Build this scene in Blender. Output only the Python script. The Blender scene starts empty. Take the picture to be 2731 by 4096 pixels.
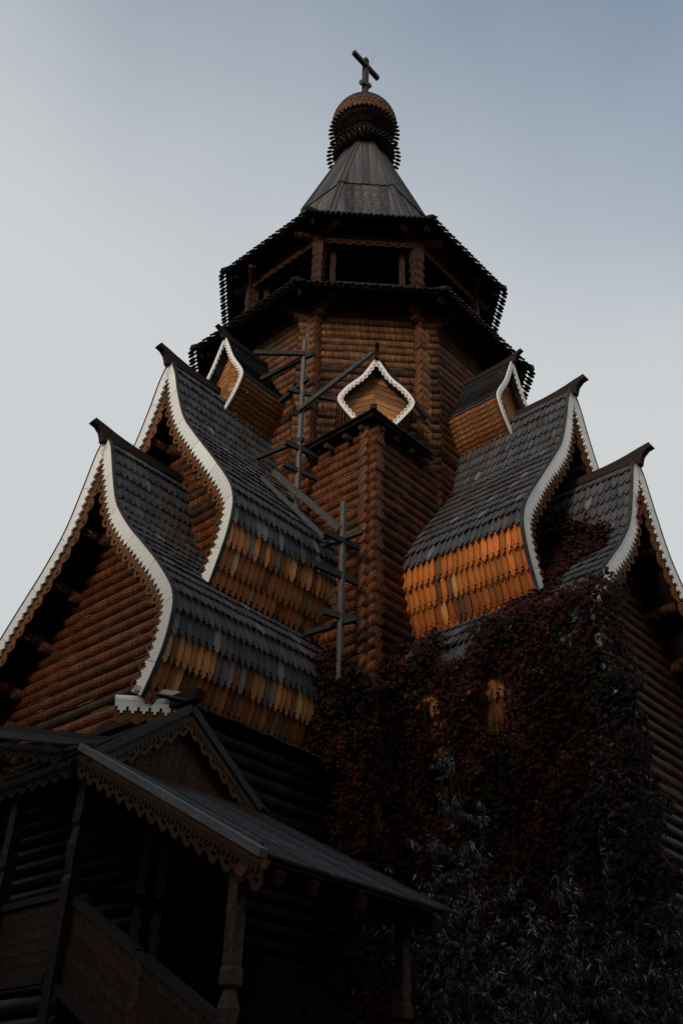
import bpy, math, random
from mathutils import Vector, Matrix
random.seed(7)
C = bpy.context.scene.collection
S = math.sqrt(.5)
V = Vector
def rnd(a, b): return random.uniform(a, b)

# ------------------------------------------------------------------ materials
def mat(name, base=None, attr=True, grain=(1.2, 26.0), dark=.45, rough=.75, bump=.25, blotch=1.0, mottle=None, spec=.35, grey=None, rng=(.3, .7)):
    """weathered-wood style material: per-face colour attribute x grain from UV x blotches"""
    m = bpy.data.materials.new(name); m.use_nodes = True
    nt = m.node_tree; N = nt.nodes; L = nt.links
    b = N['Principled BSDF']; b.inputs['Roughness'].default_value = rough
    b.inputs['Specular IOR Level'].default_value = spec
    uv = N.new('ShaderNodeUVMap'); uv.uv_map = 'UVMap'
    mp = N.new('ShaderNodeMapping'); mp.inputs['Scale'].default_value = (grain[0], grain[1], 1)
    L.new(uv.outputs[0], mp.inputs[0])
    n1 = N.new('ShaderNodeTexNoise'); n1.inputs['Scale'].default_value = 1.6; n1.inputs['Detail'].default_value = 6; n1.inputs['Roughness'].default_value = .65
    L.new(mp.outputs[0], n1.inputs['Vector'])
    r1 = N.new('ShaderNodeMapRange'); r1.inputs['From Min'].default_value = rng[0]; r1.inputs['From Max'].default_value = rng[1]
    r1.inputs['To Min'].default_value = 1 - dark; r1.inputs['To Max'].default_value = 1 + dark * .6
    L.new(n1.outputs['Fac'], r1.inputs['Value'])
    mp2 = N.new('ShaderNodeMapping'); mp2.inputs['Scale'].default_value = (.55, 6.5, 1); L.new(uv.outputs[0], mp2.inputs[0])
    n2 = N.new('ShaderNodeTexNoise'); n2.inputs['Scale'].default_value = 1.7; n2.inputs['Detail'].default_value = 4; n2.inputs['Roughness'].default_value = .7
    L.new(mp2.outputs[0], n2.inputs['Vector'])
    r2 = N.new('ShaderNodeMapRange'); r2.inputs['From Min'].default_value = rng[0] + .02; r2.inputs['From Max'].default_value = rng[1] - .02
    r2.inputs['To Min'].default_value = 1 - .42 * blotch; r2.inputs['To Max'].default_value = 1 + .3 * blotch
    L.new(n2.outputs['Fac'], r2.inputs['Value'])
    mul = N.new('ShaderNodeMath'); mul.operation = 'MULTIPLY'; L.new(r1.outputs[0], mul.inputs[0]); L.new(r2.outputs[0], mul.inputs[1])
    if attr:
        a = N.new('ShaderNodeAttribute'); a.attribute_name = 'col'; src = a.outputs['Color']
    else:
        c = N.new('ShaderNodeRGB'); c.outputs[0].default_value = (*base, 1); src = c.outputs[0]
    if grey:   # weather streaks drawn by a third noise
        mp3 = N.new('ShaderNodeMapping'); mp3.inputs['Scale'].default_value = (.9, 9, 1); mp3.inputs['Location'].default_value = (3.3, 7.1, 0); L.new(uv.outputs[0], mp3.inputs[0])
        n3 = N.new('ShaderNodeTexNoise'); n3.inputs['Scale'].default_value = 1.3; n3.inputs['Detail'].default_value = 5; n3.inputs['Roughness'].default_value = .7
        L.new(mp3.outputs[0], n3.inputs['Vector'])
        r3 = N.new('ShaderNodeMapRange'); r3.inputs['From Min'].default_value = grey[1]; r3.inputs['From Max'].default_value = grey[1] + .1
        r3.inputs['To Max'].default_value = grey[2]
        L.new(n3.outputs['Fac'], r3.inputs['Value'])
        mg = N.new('ShaderNodeMix'); mg.data_type = 'RGBA'; L.new(r3.outputs[0], mg.inputs['Factor']); L.new(src, mg.inputs['A']); mg.inputs['B'].default_value = (*grey[0], 1)
        src = mg.outputs['Result']
    vm = N.new('ShaderNodeVectorMath'); vm.operation = 'SCALE'; L.new(src, vm.inputs[0]); L.new(mul.outputs[0], vm.inputs['Scale'])
    L.new(vm.outputs[0], b.inputs['Base Color'])
    bp = N.new('ShaderNodeBump'); bp.inputs['Strength'].default_value = bump; bp.inputs['Distance'].default_value = .02
    L.new(mul.outputs[0], bp.inputs['Height']); L.new(bp.outputs[0], b.inputs['Normal'])
    rr = N.new('ShaderNodeMapRange'); rr.inputs['To Min'].default_value = rough - .12; rr.inputs['To Max'].default_value = min(1, rough + .15)
    L.new(n1.outputs['Fac'], rr.inputs['Value']); L.new(rr.outputs[0], b.inputs['Roughness'])
    return m
M_LOG = mat('stained_log', rng=(.36, .66), spec=.13, rough=.5, dark=.7, bump=.15, blotch=1.6, grain=(.5, 7), grey=((.03, .02, .015), .52, .85))
M_SHING = mat('weathered_shingle', rng=(.36, .64), spec=.12, rough=.75, dark=.6, bump=.2, blotch=1.1, grain=(1.4, 40))
M_PLANK = mat('stained_plank', rng=(.33, .67), spec=.15, rough=.62, dark=.6, bump=.12, blotch=1.7, grain=(1.2, 34), grey=((.3, .27, .23), .66, .5))
M_WHITE = mat('peeling_white_paint', rough=.6, dark=.12, bump=.3, blotch=.25, grain=(1.6, 22), grey=((.33, .28, .22), .53, .75))
M_LACE = mat('carved_trim', spec=.08, rough=.75, dark=.4, bump=.25, blotch=.8)
M_GREY = mat('grey_timber', spec=.12, rough=.75, dark=.45, bump=.35, blotch=.7, grain=(1.0, 30))
M_DARK = mat('dark_timber', spec=.06, rough=.8, dark=.4, bump=.25, blotch=.7)
def leaf_mat(name, rough, sp):
    m = bpy.data.materials.new(name); m.use_nodes = True
    N = m.node_tree.nodes; b = N['Principled BSDF']; b.inputs['Roughness'].default_value = rough; b.inputs['Specular IOR Level'].default_value = sp
    a = N.new('ShaderNodeAttribute'); a.attribute_name = 'col'; m.node_tree.links.new(a.outputs['Color'], b.inputs['Base Color'])
    return m
M_LEAF = leaf_mat('creeper_leaf', .8, .05)
M_SILVER = leaf_mat('silver_leaf', .55, .3)
def ground_mat():
    m = bpy.data.materials.new('packed_earth'); m.use_nodes = True
    N = m.node_tree.nodes; L = m.node_tree.links; b = N['Principled BSDF']; b.inputs['Roughness'].default_value = .95
    tc = N.new('ShaderNodeTexCoord'); n = N.new('ShaderNodeTexNoise'); n.inputs['Scale'].default_value = .8; n.inputs['Detail'].default_value = 8
    L.new(tc.outputs['Object'], n.inputs['Vector'])
    r = N.new('ShaderNodeValToRGB'); r.color_ramp.elements[0].color = (.02, .022, .014, 1); r.color_ramp.elements[1].color = (.06, .05, .035, 1)
    L.new(n.outputs['Fac'], r.inputs[0]); L.new(r.outputs[0], b.inputs['Base Color'])
    return m
M_GROUND = ground_mat()
M_METAL = bpy.data.materials.new('thin_wire'); M_METAL.use_nodes = True
M_METAL.node_tree.nodes['Principled BSDF'].inputs['Base Color'].default_value = (.1, .1, .1, 1)

# ------------------------------------------------------------------ mesh builder
class MB:
    def __init__(s): s.v = []; s.f = []; s.uv = []; s.c = []; s.sm = []
    def face(s, idx, uv, col, smooth=False):
        s.f.append(idx); s.uv.append(uv); s.c.append(col); s.sm.append(smooth)
    def poly(s, pts, X, Y, col, o=None):
        b = len(s.v); s.v += [tuple(p) for p in pts]
        ox, oy = rnd(0, 50), rnd(0, 50); p0 = pts[0]
        s.face(list(range(b, b + len(pts))), [((p - p0).dot(X) + ox, (p - p0).dot(Y) + oy) for p in pts], col)
    def prism(s, pts2, o, X, Y, N, th, col, grain='y'):
        """2-D outline in (X,Y) extruded by th along N; grain along y (or x)"""
        b = len(s.v); n = len(pts2); ox, oy = rnd(0, 50), rnd(0, 50)
        A = [o + X * p[0] + Y * p[1] for p in pts2]; B = [a + N * th for a in A]
        s.v += [tuple(p) for p in A] + [tuple(p) for p in B]
        t = (lambda p: (p[1] + ox, p[0] + oy)) if grain == 'y' else (lambda p: (p[0] + ox, p[1] + oy))
        U = [t(p) for p in pts2]
        s.face(list(range(b + n, b + 2 * n)), U, col)
        s.face(list(range(b + n - 1, b - 1, -1)), U[::-1], col)
        for i in range(n):
            j = (i + 1) % n
            s.face([b + i, b + j, b + n + j, b + n + i], [U[i], U[j], (U[j][0] + .02, U[j][1] + th), (U[i][0] + .02, U[i][1] + th)], col)
    def hexa(s, P, col, up=None):
        """8 corners: 0-3 one end ring, 4-7 the other; grain runs from ring to ring"""
        b = len(s.v); s.v += [tuple(p) for p in P]; ox, oy = rnd(0, 50), rnd(0, 50)
        L = (P[4] - P[0]).length
        s.face([b + 3, b + 2, b + 1, b], [(ox, oy), (ox + .1, oy), (ox + .1, oy + .1), (ox, oy + .1)], col)
        s.face([b + 4, b + 5, b + 6, b + 7], [(ox, oy), (ox + .1, oy), (ox + .1, oy + .1), (ox, oy + .1)], col)
        d = 0
        for i in range(4):
            j = (i + 1) % 4; w = (P[j] - P[i]).length
            s.face([b + i, b + j, b + 4 + j, b + 4 + i], [(ox, oy + d), (ox, oy + d + w), (ox + L, oy + d + w), (ox + L, oy + d)], col); d += w
    def beam(s, a, b, w, h, col, up=V((0, 0, 1)), taper=1.0):
        a = V(a); b = V(b); d = (b - a).normalized(); x = d.cross(up)
        if x.length < 1e-4: x = d.cross(V((1, 0, 0)))
        x.normalize(); y = x.cross(d)
        R = lambda p, k: [p + x * (w / 2 * k * i) + y * (h / 2 * k * j) for i, j in ((-1, -1), (1, -1), (1, 1), (-1, 1))]
        s.hexa(R(a, 1) + R(b, taper), col)
    def log(s, a, b, r, col, end=None, n=12, wob=.012, cap=True):
        a = V(a); b = V(b); L = (b - a).length
        if L < .05: return
        d = (b - a) / L; up = V((0, 0, 1)) if abs(d.z) < .9 else V((1, 0, 0)); x = d.cross(up).normalized(); y = x.cross(d)
        k = max(1, int(L / rnd(.45, 1.0))); base = len(s.v); ou, ov = rnd(0, 60), rnd(0, 60); ph = rnd(0, 6)
        for i in range(k + 1):
            p = a + d * (L * i / k); rr = r * (1 + rnd(-1, 1) * wob * 2); off = x * rnd(-wob, wob) * .5 + y * rnd(-wob, wob) * .3
            for j in range(n):
                t = 2 * math.pi * j / n; s.v.append(tuple(p + off + x * (math.cos(t) * rr) + y * (math.sin(t) * rr)))
        for i in range(k):
            for j in range(n):
                q = (j + 1) % n; u0 = ou + L * i / k; u1 = ou + L * (i + 1) / k; v0 = ov + r * 6.28 * j / n; v1 = ov + r * 6.28 * (j + 1) / n
                s.face([base + i * n + j, base + i * n + q, base + (i + 1) * n + q, base + (i + 1) * n + j], [(u0, v0), (u0, v1), (u1, v1), (u1, v0)], col, True)
        if cap:
            e = end or col
            for ring, rev in ((0, False), (k, True)):
                idx = [base + ring * n + j for j in range(n)]; uv = [(ou + .05 * math.cos(6.28 * j / n), ov + .05 * math.sin(6.28 * j / n)) for j in range(n)]
                if not rev: idx = idx[::-1]; uv = uv[::-1]
                s.face(idx, uv, e)
    def tube(s, pts, r0, r1, col, n=6):
        base = len(s.v); m = len(pts); ou, ov = rnd(0, 60), rnd(0, 60); acc = 0
        for i, p in enumerate(pts):
            d = (pts[min(i + 1, m - 1)] - pts[max(i - 1, 0)]).normalized(); x = d.cross(V((.3, .9, .1))).normalized(); y = x.cross(d); r = r0 + (r1 - r0) * i / (m - 1)
            for j in range(n):
                t = 6.2832 * j / n; s.v.append(tuple(p + x * (math.cos(t) * r) + y * (math.sin(t) * r)))
        for i in range(m - 1):
            l = (pts[i + 1] - pts[i]).length
            for j in range(n):
                q = (j + 1) % n
                s.face([base + i * n + j, base + i * n + q, base + (i + 1) * n + q, base + (i + 1) * n + j], [(ou + acc, ov + j * .03), (ou + acc, ov + j * .03 + .03), (ou + acc + l, ov + j * .03 + .03), (ou + acc + l, ov + j * .03)], col, True)
            acc += l
    def build(s, name, m, parent=None, label=None):
        me = bpy.data.meshes.new(name); me.from_pydata(s.v, [], s.f); me.materials.append(m)
        uvl = me.uv_layers.new(name='UVMap'); ca = me.color_attributes.new('col', 'FLOAT_COLOR', 'CORNER')
        fu = []; fc = []
        for f, u, c in zip(s.f, s.uv, s.c):
            for q in u: fu += [q[0], q[1]]; fc += [c[0], c[1], c[2], 1.0]
        uvl.data.foreach_set('uv', fu); ca.data.foreach_set('color', fc); me.polygons.foreach_set('use_smooth', s.sm)
        me.update()
        o = bpy.data.objects.new(name, me); C.objects.link(o)
        if parent:
            o.parent = parent
            if parent.type == 'EMPTY': o.matrix_parent_inverse = Matrix.Translation(parent.location).inverted()
        if label: o['label'] = label
        return o
def thing(name, loc, label, cat, group=None):
    o = bpy.data.objects.new(name, None); C.objects.link(o); o.location = loc; o.empty_display_size = .3
    o['label'] = label; o['category'] = cat
    if group: o['group'] = group
    return o
def tag(o, label, cat, group=None):
    o['label'] = label; o['category'] = cat
    if group: o['group'] = group
    return o

# ------------------------------------------------------------------ colours (base colours, two log tones with shade painted in)
def jit(c, k=.2, hue=.06):
    f = 1 + rnd(-k, k); return (c[0] * f * (1 + rnd(-hue, hue)), c[1] * f, c[2] * f * (1 + rnd(-hue, hue)))
LOG = (.155, .05, .0175); LOG_OLD = (.075, .033, .018); LOG_TOWER = (.20, .085, .036); LOG_SHADED = (.085, .03, .012); LOG_END = (.15, .055, .024)
GREYS = (.085, .084, .09); ORANGE = (.60, .175, .034); DARK = (.035, .026, .024); WHITE = (.80, .785, .745)
LACE = (.15, .064, .024); GTIM = (.16, .155, .15)
def shadelog(): return jit((.022, .011, .009), .3, .1)  # near-black tone: shade low on the walls painted into the logs
def logcol(old=.25, base=None):
    c = (base or LOG) if random.random() > old else LOG_OLD
    return jit(c, .25, .12)

ZG = -.9      # ground level
dL = V((-S, -S, 0)); dR = V((S, -S, 0)); UP = V((0, 0, 1))
def tang(d): return V((-d.y, d.x, 0))

# ------------------------------------------------------------------ profiles (half width, height)
def smooth(pts, n=6):
    out = []
    P = [pts[0]] + pts + [pts[-1]]
    for i in range(1, len(P) - 2):
        a, b, c, d = P[i - 1], P[i], P[i + 1], P[i + 2]
        for k in range(n):
            t = k / n
            out.append(tuple(.5 * (2 * b[q] + (c[q] - a[q]) * t + (2 * a[q] - 5 * b[q] + 4 * c[q] - d[q]) * t * t + (3 * b[q] - a[q] - 3 * c[q] + d[q]) * t ** 3) for q in (0, 1)))
    out.append(pts[-1]); return out
PU = smooth([(0, 17.85), (.24, 17.36), (.5, 16.52), (.87, 15.6), (1.38, 14.83), (2.1, 13.85), (2.74, 12.93), (2.96, 12.45), (2.99, 12.05), (2.87, 11.45), (2.53, 10.55)])
PL = smooth([(0, 14.55), (.2, 14.28), (.49, 13.4), (.845, 12.46), (1.4, 11.667), (2.05, 10.95), (2.61, 10.32), (3.08, 9.71), (3.25, 9.35), (3.26, 9.0), (3.18, 8.55), (3.02, 8.15), (2.74, 7.62)])
PS = smooth([(0, 19.98), (.16, 19.62), (.42, 19.02), (.74, 18.5), (.88, 18.2), (.84, 17.95), (.62, 17.55), (.27, 17.1)])
PC = smooth([(0, 18.33), (.16, 18.02), (.36, 17.68), (.68, 17.35), (.86, 17.1), (.93, 16.92), (.86, 16.72), (.62, 16.38), (.4, 16.1)])
class Prof:
    def __init__(s, pts, dz=0):
        s.p = [(w, z + dz) for w, z in pts]; s.s = [0]
        for a, b in zip(s.p, s.p[1:]): s.s.append(s.s[-1] + math.hypot(b[0] - a[0], b[1] - a[1]))
        s.L = s.s[-1]
    def at(s, u):
        u = min(max(u, 0), s.L - 1e-6)
        lo = 0
        while s.s[lo + 1] < u: lo += 1
        k = (u - s.s[lo]) / (s.s[lo + 1] - s.s[lo]); a, b = s.p[lo], s.p[lo + 1]
        return (a[0] + (b[0] - a[0]) * k, a[1] + (b[1] - a[1]) * k)
    def nrm(s, u):
        a = s.at(u - .05); b = s.at(u + .05); dx, dz = b[0] - a[0], b[1] - a[1]; l = math.hypot(dx, dz) or 1
        return (-dz / l, dx / l)       # outward (right side): tangent (dx,dz) turned left -> (−dz,dx)
    def w(s, z):
        if z >= s.p[0][1]: return 0
        for a, b in zip(s.p, s.p[1:]):
            if b[1] <= z <= a[1]: return a[0] + (b[0] - a[0]) * (a[1] - z) / (a[1] - b[1] + 1e-9)
        return s.p[-1][0]
    def maxw_above(s, z): return max([p[0] for p in s.p if p[1] >= z] + [s.w(z)])

church = thing('wooden_church', (0, 0, ZG), 'tall dark timber church with stepped barrel roofs, tent tower and small dome', 'church')

# ------------------------------------------------------------------ log walls
RL = .141; PITCH = .265
def log_wall(name, d, dist, z0, z1, span, half, parent=church, ext=.28, shift=0, lat=.0, old=.25, label=None, base=None):
    """wall of horizontal logs facing d; span(z) -> half width or None"""
    mb = MB(); t = tang(d); z = z0 + (PITCH / 2 if half else 0)
    while z < z1:
        sp = span(z)
        if sp:
            a, b = (sp if isinstance(sp, tuple) else (-sp, sp))
            e0 = ext + rnd(-.03, .03); e1 = ext + rnd(-.03, .03)
            mb.log(d * dist + t * (a - e0 + lat) + UP * z, d * dist + t * (b + e1 + lat) + UP * z, RL * rnd(.95, 1.03), logcol(old, base) if z > 6.9 + rnd(-.2, .2) else shadelog(), jit(LOG_END, .25) if z > 6.2 else shadelog())
            x = a + rnd(0, 1.2)
            while x < b - .4 and z > 7:      # pale tow showing in the joint here and there
                l = rnd(.15, .8); q = d * (dist + RL * .62) + UP * (z - PITCH / 2 + rnd(-.012, .012)) + t * lat
                if x + l < b: mb.log(q + t * x, q + t * (x + l), rnd(.006, .013), jit((.3, .24, .18), .3), n=5, wob=.004, cap=False)
                x += l + rnd(.8, 3.5)
        z += PITCH
    return mb.build(name, M_LOG, parent, label)

# square body
SQ = 4.0
for i, (d, vis) in enumerate(((dL, 1), (dR, 1), (-dL, 0), (-dR, 0))):
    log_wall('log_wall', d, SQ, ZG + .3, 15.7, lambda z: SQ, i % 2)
# octagon body
ROCT = 4.2; AP = ROCT * math.cos(math.radians(22.5)); HW = ROCT * math.sin(math.radians(22.5))
def on(k): a = math.radians(45 * k); return V((math.sin(a), -math.cos(a), 0))
for k in range(8):
    log_wall('tower_log_wall', on(k), AP, 14.6, 22.3, lambda z: HW, k % 2, ext=.34, old=.2, base=LOG_TOWER)

# ------------------------------------------------------------------ barrel (ogee) roofs
def stepped_tail(w, L, tl, k=1.0):
    h = w / 2; a = h * .62; b = h * .28; t = tl
    return [(-h, 0), (h, 0), (h, L - t), (a * 1.05, L - t), (a * 1.05, L - t * .62), (h * .78, L - t * .62), (h * .78, L - t * .42), (b * 1.2, L - t * .42), (b * 1.2, L), (-b * 1.2, L), (-b * 1.2, L - t * .42),
            (-h * .78, L - t * .42), (-h * .78, L - t * .62), (-a * 1.05, L - t * .62), (-a * 1.05, L - t), (-h, L - t)]
def barrel_roof(d, P, lat, rf, rb, rwall, vis, orange_from, clipr=None, name='barrel_roof', label=None, warm=1.0):
    """d outward; rf front plane, rb back end, rwall plane of recessed wall; vis side(s) that carry single shingles"""
    t = tang(d)
    W = lambda r, w, z: d * r + t * (w + lat) + UP * z
    # deck: continuous boarded shell just below the shingles
    mb = MB(); n = 34; th = .07
    for sgn in (1, -1):
        for i in range(n):
            u0, u1 = P.L * i / n, P.L * (i + 1) / n
            a, b = P.at(u0), P.at(u1); na, nb = P.nrm(u0), P.nrm(u1)
            if i == 0: na = (0.0, 1.0)
            ia = (a[0] - na[0] * th, a[1] - na[1] * th); ib = (b[0] - nb[0] * th, b[1] - nb[1] * th)
            if i == 0: ia = (0, a[1] - .3)
            if ia[0] < 0: ia = (0, ia[1])
            if ib[0] < 0: ib = (0, ib[1])
            ring = lambda r: [W(r, sgn * q[0], q[1]) for q in (a, b, ib, ia)]
            back = rb if clipr is None else clipr((a[1] + b[1]) / 2)
            R0, R1 = ring(rf - .04), ring(back)
            if sgn < 0: R0, R1 = R0[::-1], R1[::-1]
            mb.hexa(R0 + R1, jit(DARK if vis != sgn else (.05, .04, .035), .25))
    roof = mb.build(name, M_DARK, church, label)
    # shingles
    mb = MB(); mo = MB()
    for sgn in ((vis,) if vis else ()):
        rows = []; u = .0
        while u < P.L - .1:
            org = u >= orange_from - .05
            step = .50 if org else .40
            rows.append((u, min(u + step, P.L), org)); u += step
        for ri, (u0, u1, org) in enumerate(rows):
            ov = .12 if ri else 0
            a = P.at(max(u0 - ov, 0)); b = P.at(u1); na = P.nrm(u0); nb = P.nrm(u1)
            bw = .168 if not org else .155
            r = rf + .02; first = next((q for q in rows if q[2]), None)
            back = rb if clipr is None else clipr((a[1] + b[1]) / 2)
            prevc = None
            while r > back:
                ww = bw * rnd(.86, 1.1); rc = r - ww / 2
                la = .012 + rnd(0, .004); lb = .058 + rnd(0, .022)
                ext = .09 + rnd(-.012, .012)
                p0 = W(rc, sgn * (a[0] + na[0] * la), a[1] + na[1] * la); p1 = W(rc, sgn * (b[0] + nb[0] * lb), b[1] + nb[1] * lb)
                Y = (p1 - p0); L = Y.length + ext; Y.normalize(); X = d; Nn = X.cross(Y) * 1.0
                out = V((t.x * sgn * nb[0], t.y * sgn * nb[0], nb[1]))
                if Nn.dot(out) < 0: X = -d; Nn = -Nn
                Yt = (Y + X * rnd(-.014, .014)).normalized()
                if org:
                    c = jit(ORANGE if warm > 1 else (.52, .215, .075), .3, .1)
                    q = random.random()
                    if ri == len(rows) - 1 or ri == len(rows) - 2: c = jit((.42, .11, .024) if warm > 1 else (.34, .12, .038), .25, .1)  # last two rows darker: shading under the swell painted into their colour
                    if rows[ri - 1][2] is False and q < .6 * (1.05 - warm): c = jit((.17, .15, .135), .35)
                    elif q < .3 * (1.05 - warm): c = jit((.2, .13, .08), .35)
                    elif q > .955: c = jit((.56, .33, .15) if warm < 1 else (.62, .27, .09), .2)
                    elif q > .85: c = jit((.17, .07, .026), .3)
                else:
                    c = jit(GREYS, .22, .03)
                    q = random.random()
                    if q < .05: c = jit((.16, .16, .168), .25)
                    elif q < .09: c = jit((.1, .075, .06), .3)
                    if ri >= 1 and ri < len(rows) and rows[min(ri + 1, len(rows) - 1)][2] and q > .85 and warm < 1: c = jit((.19, .19, .2), .2)
                    # boards far back beneath the upper roof keep their brown stain
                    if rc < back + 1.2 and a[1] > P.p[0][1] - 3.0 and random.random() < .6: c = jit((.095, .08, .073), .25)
                th = .018 + rnd(0, .006)
                (mo if org else mb).prism(stepped_tail(ww - (.013 if org else .008), L, .13), p0, X, Yt, Nn, th, c)
                r -= ww
    if vis: mb.build('shingles', M_SHING, roof); mo.build('lower_boards', M_PLANK, roof, 'orange brown boards under the swell of the roof')
    # verge boards: white outer board with toothed edge, brown pierced lace behind
    mw = MB(); ml = MB(); mv = MB()
    for sgn in (1, -1):
        step = .046; k = int(P.L / step); joint = 0; jo = 0
        for i in range(k):
            u0, u1 = i * step, (i + 1) * step
            a, b = P.at(u0), P.at(u1); na, nb = P.nrm(u0), P.nrm(u1)
            if i == 0: na = (1.0, 0.25)
            pat = (0, .045, .095, .045)[i % 4] + rnd(-.006, .006)
            jn = (i % 27 == 26)
            if i % 27 == 0: jo = rnd(-.016, .016)
            wo = .05 + jo
            wi = .185 + pat + jo
            def strip(mbx, o0, o1, r0, r1, col, gap=0):
                q = [(a[0] + na[0] * o0, a[1] + na[1] * o0), (b[0] + nb[0] * o0, b[1] + nb[1] * o0), (b[0] - nb[0] * o1, b[1] - nb[1] * o1), (a[0] - na[0] * o1, a[1] - na[1] * o1)]
                q = [(max(x, 0.001 * (1 if j < 2 else 1)), z) for j, (x, z) in enumerate(q)]
                if gap: q[1] = (q[0][0] + (q[1][0] - q[0][0]) * .72, q[0][1] + (q[1][1] - q[0][1]) * .72); q[2] = (q[3][0] + (q[2][0] - q[3][0]) * .72, q[3][1] + (q[2][1] - q[3][1]) * .72)
                F0 = [W(r1, sgn * x, z) for x, z in q]; F1 = [W(r0, sgn * x, z) for x, z in q]
                if sgn < 0: F0, F1 = F0[::-1], F1[::-1]
                bb = len(mbx.v); mbx.v += [tuple(p) for p in F0 + F1]
                us = [(u0, o0), (u1, o0), (u1, -o1), (u0, -o1)]; us = [(p[0] * 1 + joint * 7.3, p[1] + joint * 3.1 + sgn * 20) for p in us]
                if sgn < 0: us = us[::-1]
                mbx.face([bb + 3, bb + 2, bb + 1, bb], us[::-1], col); mbx.face([bb + 4, bb + 5, bb + 6, bb + 7], us, col)
                for x in range(4):
                    y = (x + 1) % 4; mbx.face([bb + x, bb + y, bb + 4 + y, bb + 4 + x], [us[x], us[y], us[y], us[x]], col)
            if i % 27 == 0: wc = jit(WHITE, .08, .03); lc0 = jit(LACE, .25, .08); joint += 1
            strip(mw, wo, wi, rf + .005, rf + .055, wc, jn)
            # lace with pierced holes and scalloped edge
            ph = i % 8
            edge = .25 + (.21, .25, .28, .29, .28, .25, .21, .17)[ph]
            lc = lc0
            if ph in (3, 4):
                strip(ml, -.2, .405 , rf - .045, rf - .015, lc); strip(ml, -.475, edge, rf - .045, rf - .015, lc)
            elif ph == 7:
                strip(ml, -.2, .375, rf - .045, rf - .015, lc); strip(ml, -.40, edge, rf - .045, rf - .015, lc)
            else: strip(ml, -.2, edge, rf - .045, rf - .015, lc)
    mw.build('barge_board', M_WHITE, roof); ml.build('lace_trim', M_LACE, roof)
    # thin grey cap along the verge (continuous)
    mc = MB(); k = 60
    for sgn in (1, -1):
        for i in range(k):
            u0, u1 = P.L * i / k, P.L * (i + 1) / k; a, b = P.at(u0), P.at(u1); na, nb = P.nrm(u0), P.nrm(u1)
            if i == 0: na = (.9, .4)
            q = [(a[0] + na[0] * .052, a[1] + na[1] * .052), (b[0] + nb[0] * .052, b[1] + nb[1] * .052), (b[0] + nb[0] * .085, b[1] + nb[1] * .085), (a[0] + na[0] * .085, a[1] + na[1] * .085)]
            F0 = [W(rf + .07, sgn * x, z) for x, z in q]; F1 = [W(rf - .01, sgn * x, z) for x, z in q]
            if sgn > 0: F0, F1 = F0[::-1], F1[::-1]
            mc.hexa(F0 + F1, jit((.055, .053, .052), .3))
    mc.build('verge_cap', M_GREY, roof)
    # purlins in the overhang
    if rwall is not None:
        u = .9
        while u < P.L - .3:
            a = P.at(u); nn = P.nrm(u)
            for sgn in (1, -1):
                for st in range(2):
                    o = .27 + .25 * st; x = a[0] - nn[0] * o; z = a[1] - nn[1] * o - st * .02
                    if x < .12: continue
                    mp = MB(); mp.log(W(rwall - .25, sgn * x, z), W(rf - .12 - .42 * st, sgn * x, z), .125, jit((.10, .034, .014), .2), jit((.09, .04, .02), .2), n=10); mp.build('purlin_log', M_LOG, roof)
            u += 1.25
    return roof, W
def ridge_beam(W, z, rf, rb, roof, k=1.0, tipr=.46, tipz=.16):
    h = .22 * k
    pts = [(rb - rf, .02), (rb - rf, h)]
    pts += [(-.75 * k, h * 1.0), (-.4 * k, h * 1.12), (-.1 * k, h * 1.3), (.15 * k, h * 1.3 + tipz * .3), (tipr * .97, h + tipz), (tipr + .05 * k, h + tipz - .13 * k), (tipr * .78, h * .75 + tipz * .35), (tipr * .52, h * .55), (tipr * .42, .02), (tipr * .36, -.09 * k), (.1 * k, -.12 * k), (.08 * k, -.02)]
    mb = MB(); o = W(rf, -.085 * k, z)
    X = (W(1, 0, 0) - W(0, 0, 0)); N = (W(0, 1, 0) - W(0, 0, 0))
    mb.prism(pts, o, X, UP, N, .17 * k, DARK, grain='x')
    return mb.build('ridge_beam', M_DARK, roof)

RFU, RFL, RFS = 7.224, 8.572, 5.592
WU, WL_ = 6.3, 7.7
DZR = .33
profU = Prof(PU); profLL = Prof(PL); profLR = Prof(PL, DZR)
def clipL(dz): return lambda z: (6.36 if z > 10.75 + dz else 4.05)
oU = 6.75; oL = 6.85
def arc_of(P, z):
    u = 0
    while u < P.L and P.at(u)[1] > z: u += .02
    return u
upL, Wq = barrel_roof(dL, profU, .09, RFU, 4.05, WU, 1, arc_of(profU, 12.12), label='upper left barrel roof with worn grey and orange lower boards', warm=.72); ridge_beam(Wq, profU.p[0][1], RFU, 5.62, upL)
upR, Wq = barrel_roof(dR, profU, .09, RFU, 4.05, WU, -1, arc_of(profU, 12.3), label='upper right barrel roof with bright orange lower boards', warm=1.1); ridge_beam(Wq, profU.p[0][1] - .1, RFU, 5.62, upR)
loL, Wq = barrel_roof(dL, profLL, .09, RFL, 4.05, WL_, 1, arc_of(profLL, 9.05), clipr=clipL(0), label='lower left barrel roof with broad white carved gable edge', warm=.78); ridge_beam(Wq, profLL.p[0][1], RFL, 6.36, loL)
loR, Wq = barrel_roof(dR, profLR, .12, RFL, 4.05, WL_, -1, arc_of(profLR, 9.35), clipr=clipL(DZR), label='lower right barrel roof partly overgrown by red creeper', warm=.85); ridge_beam(Wq, profLR.p[0][1], RFL, 6.36, loR)

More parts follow.
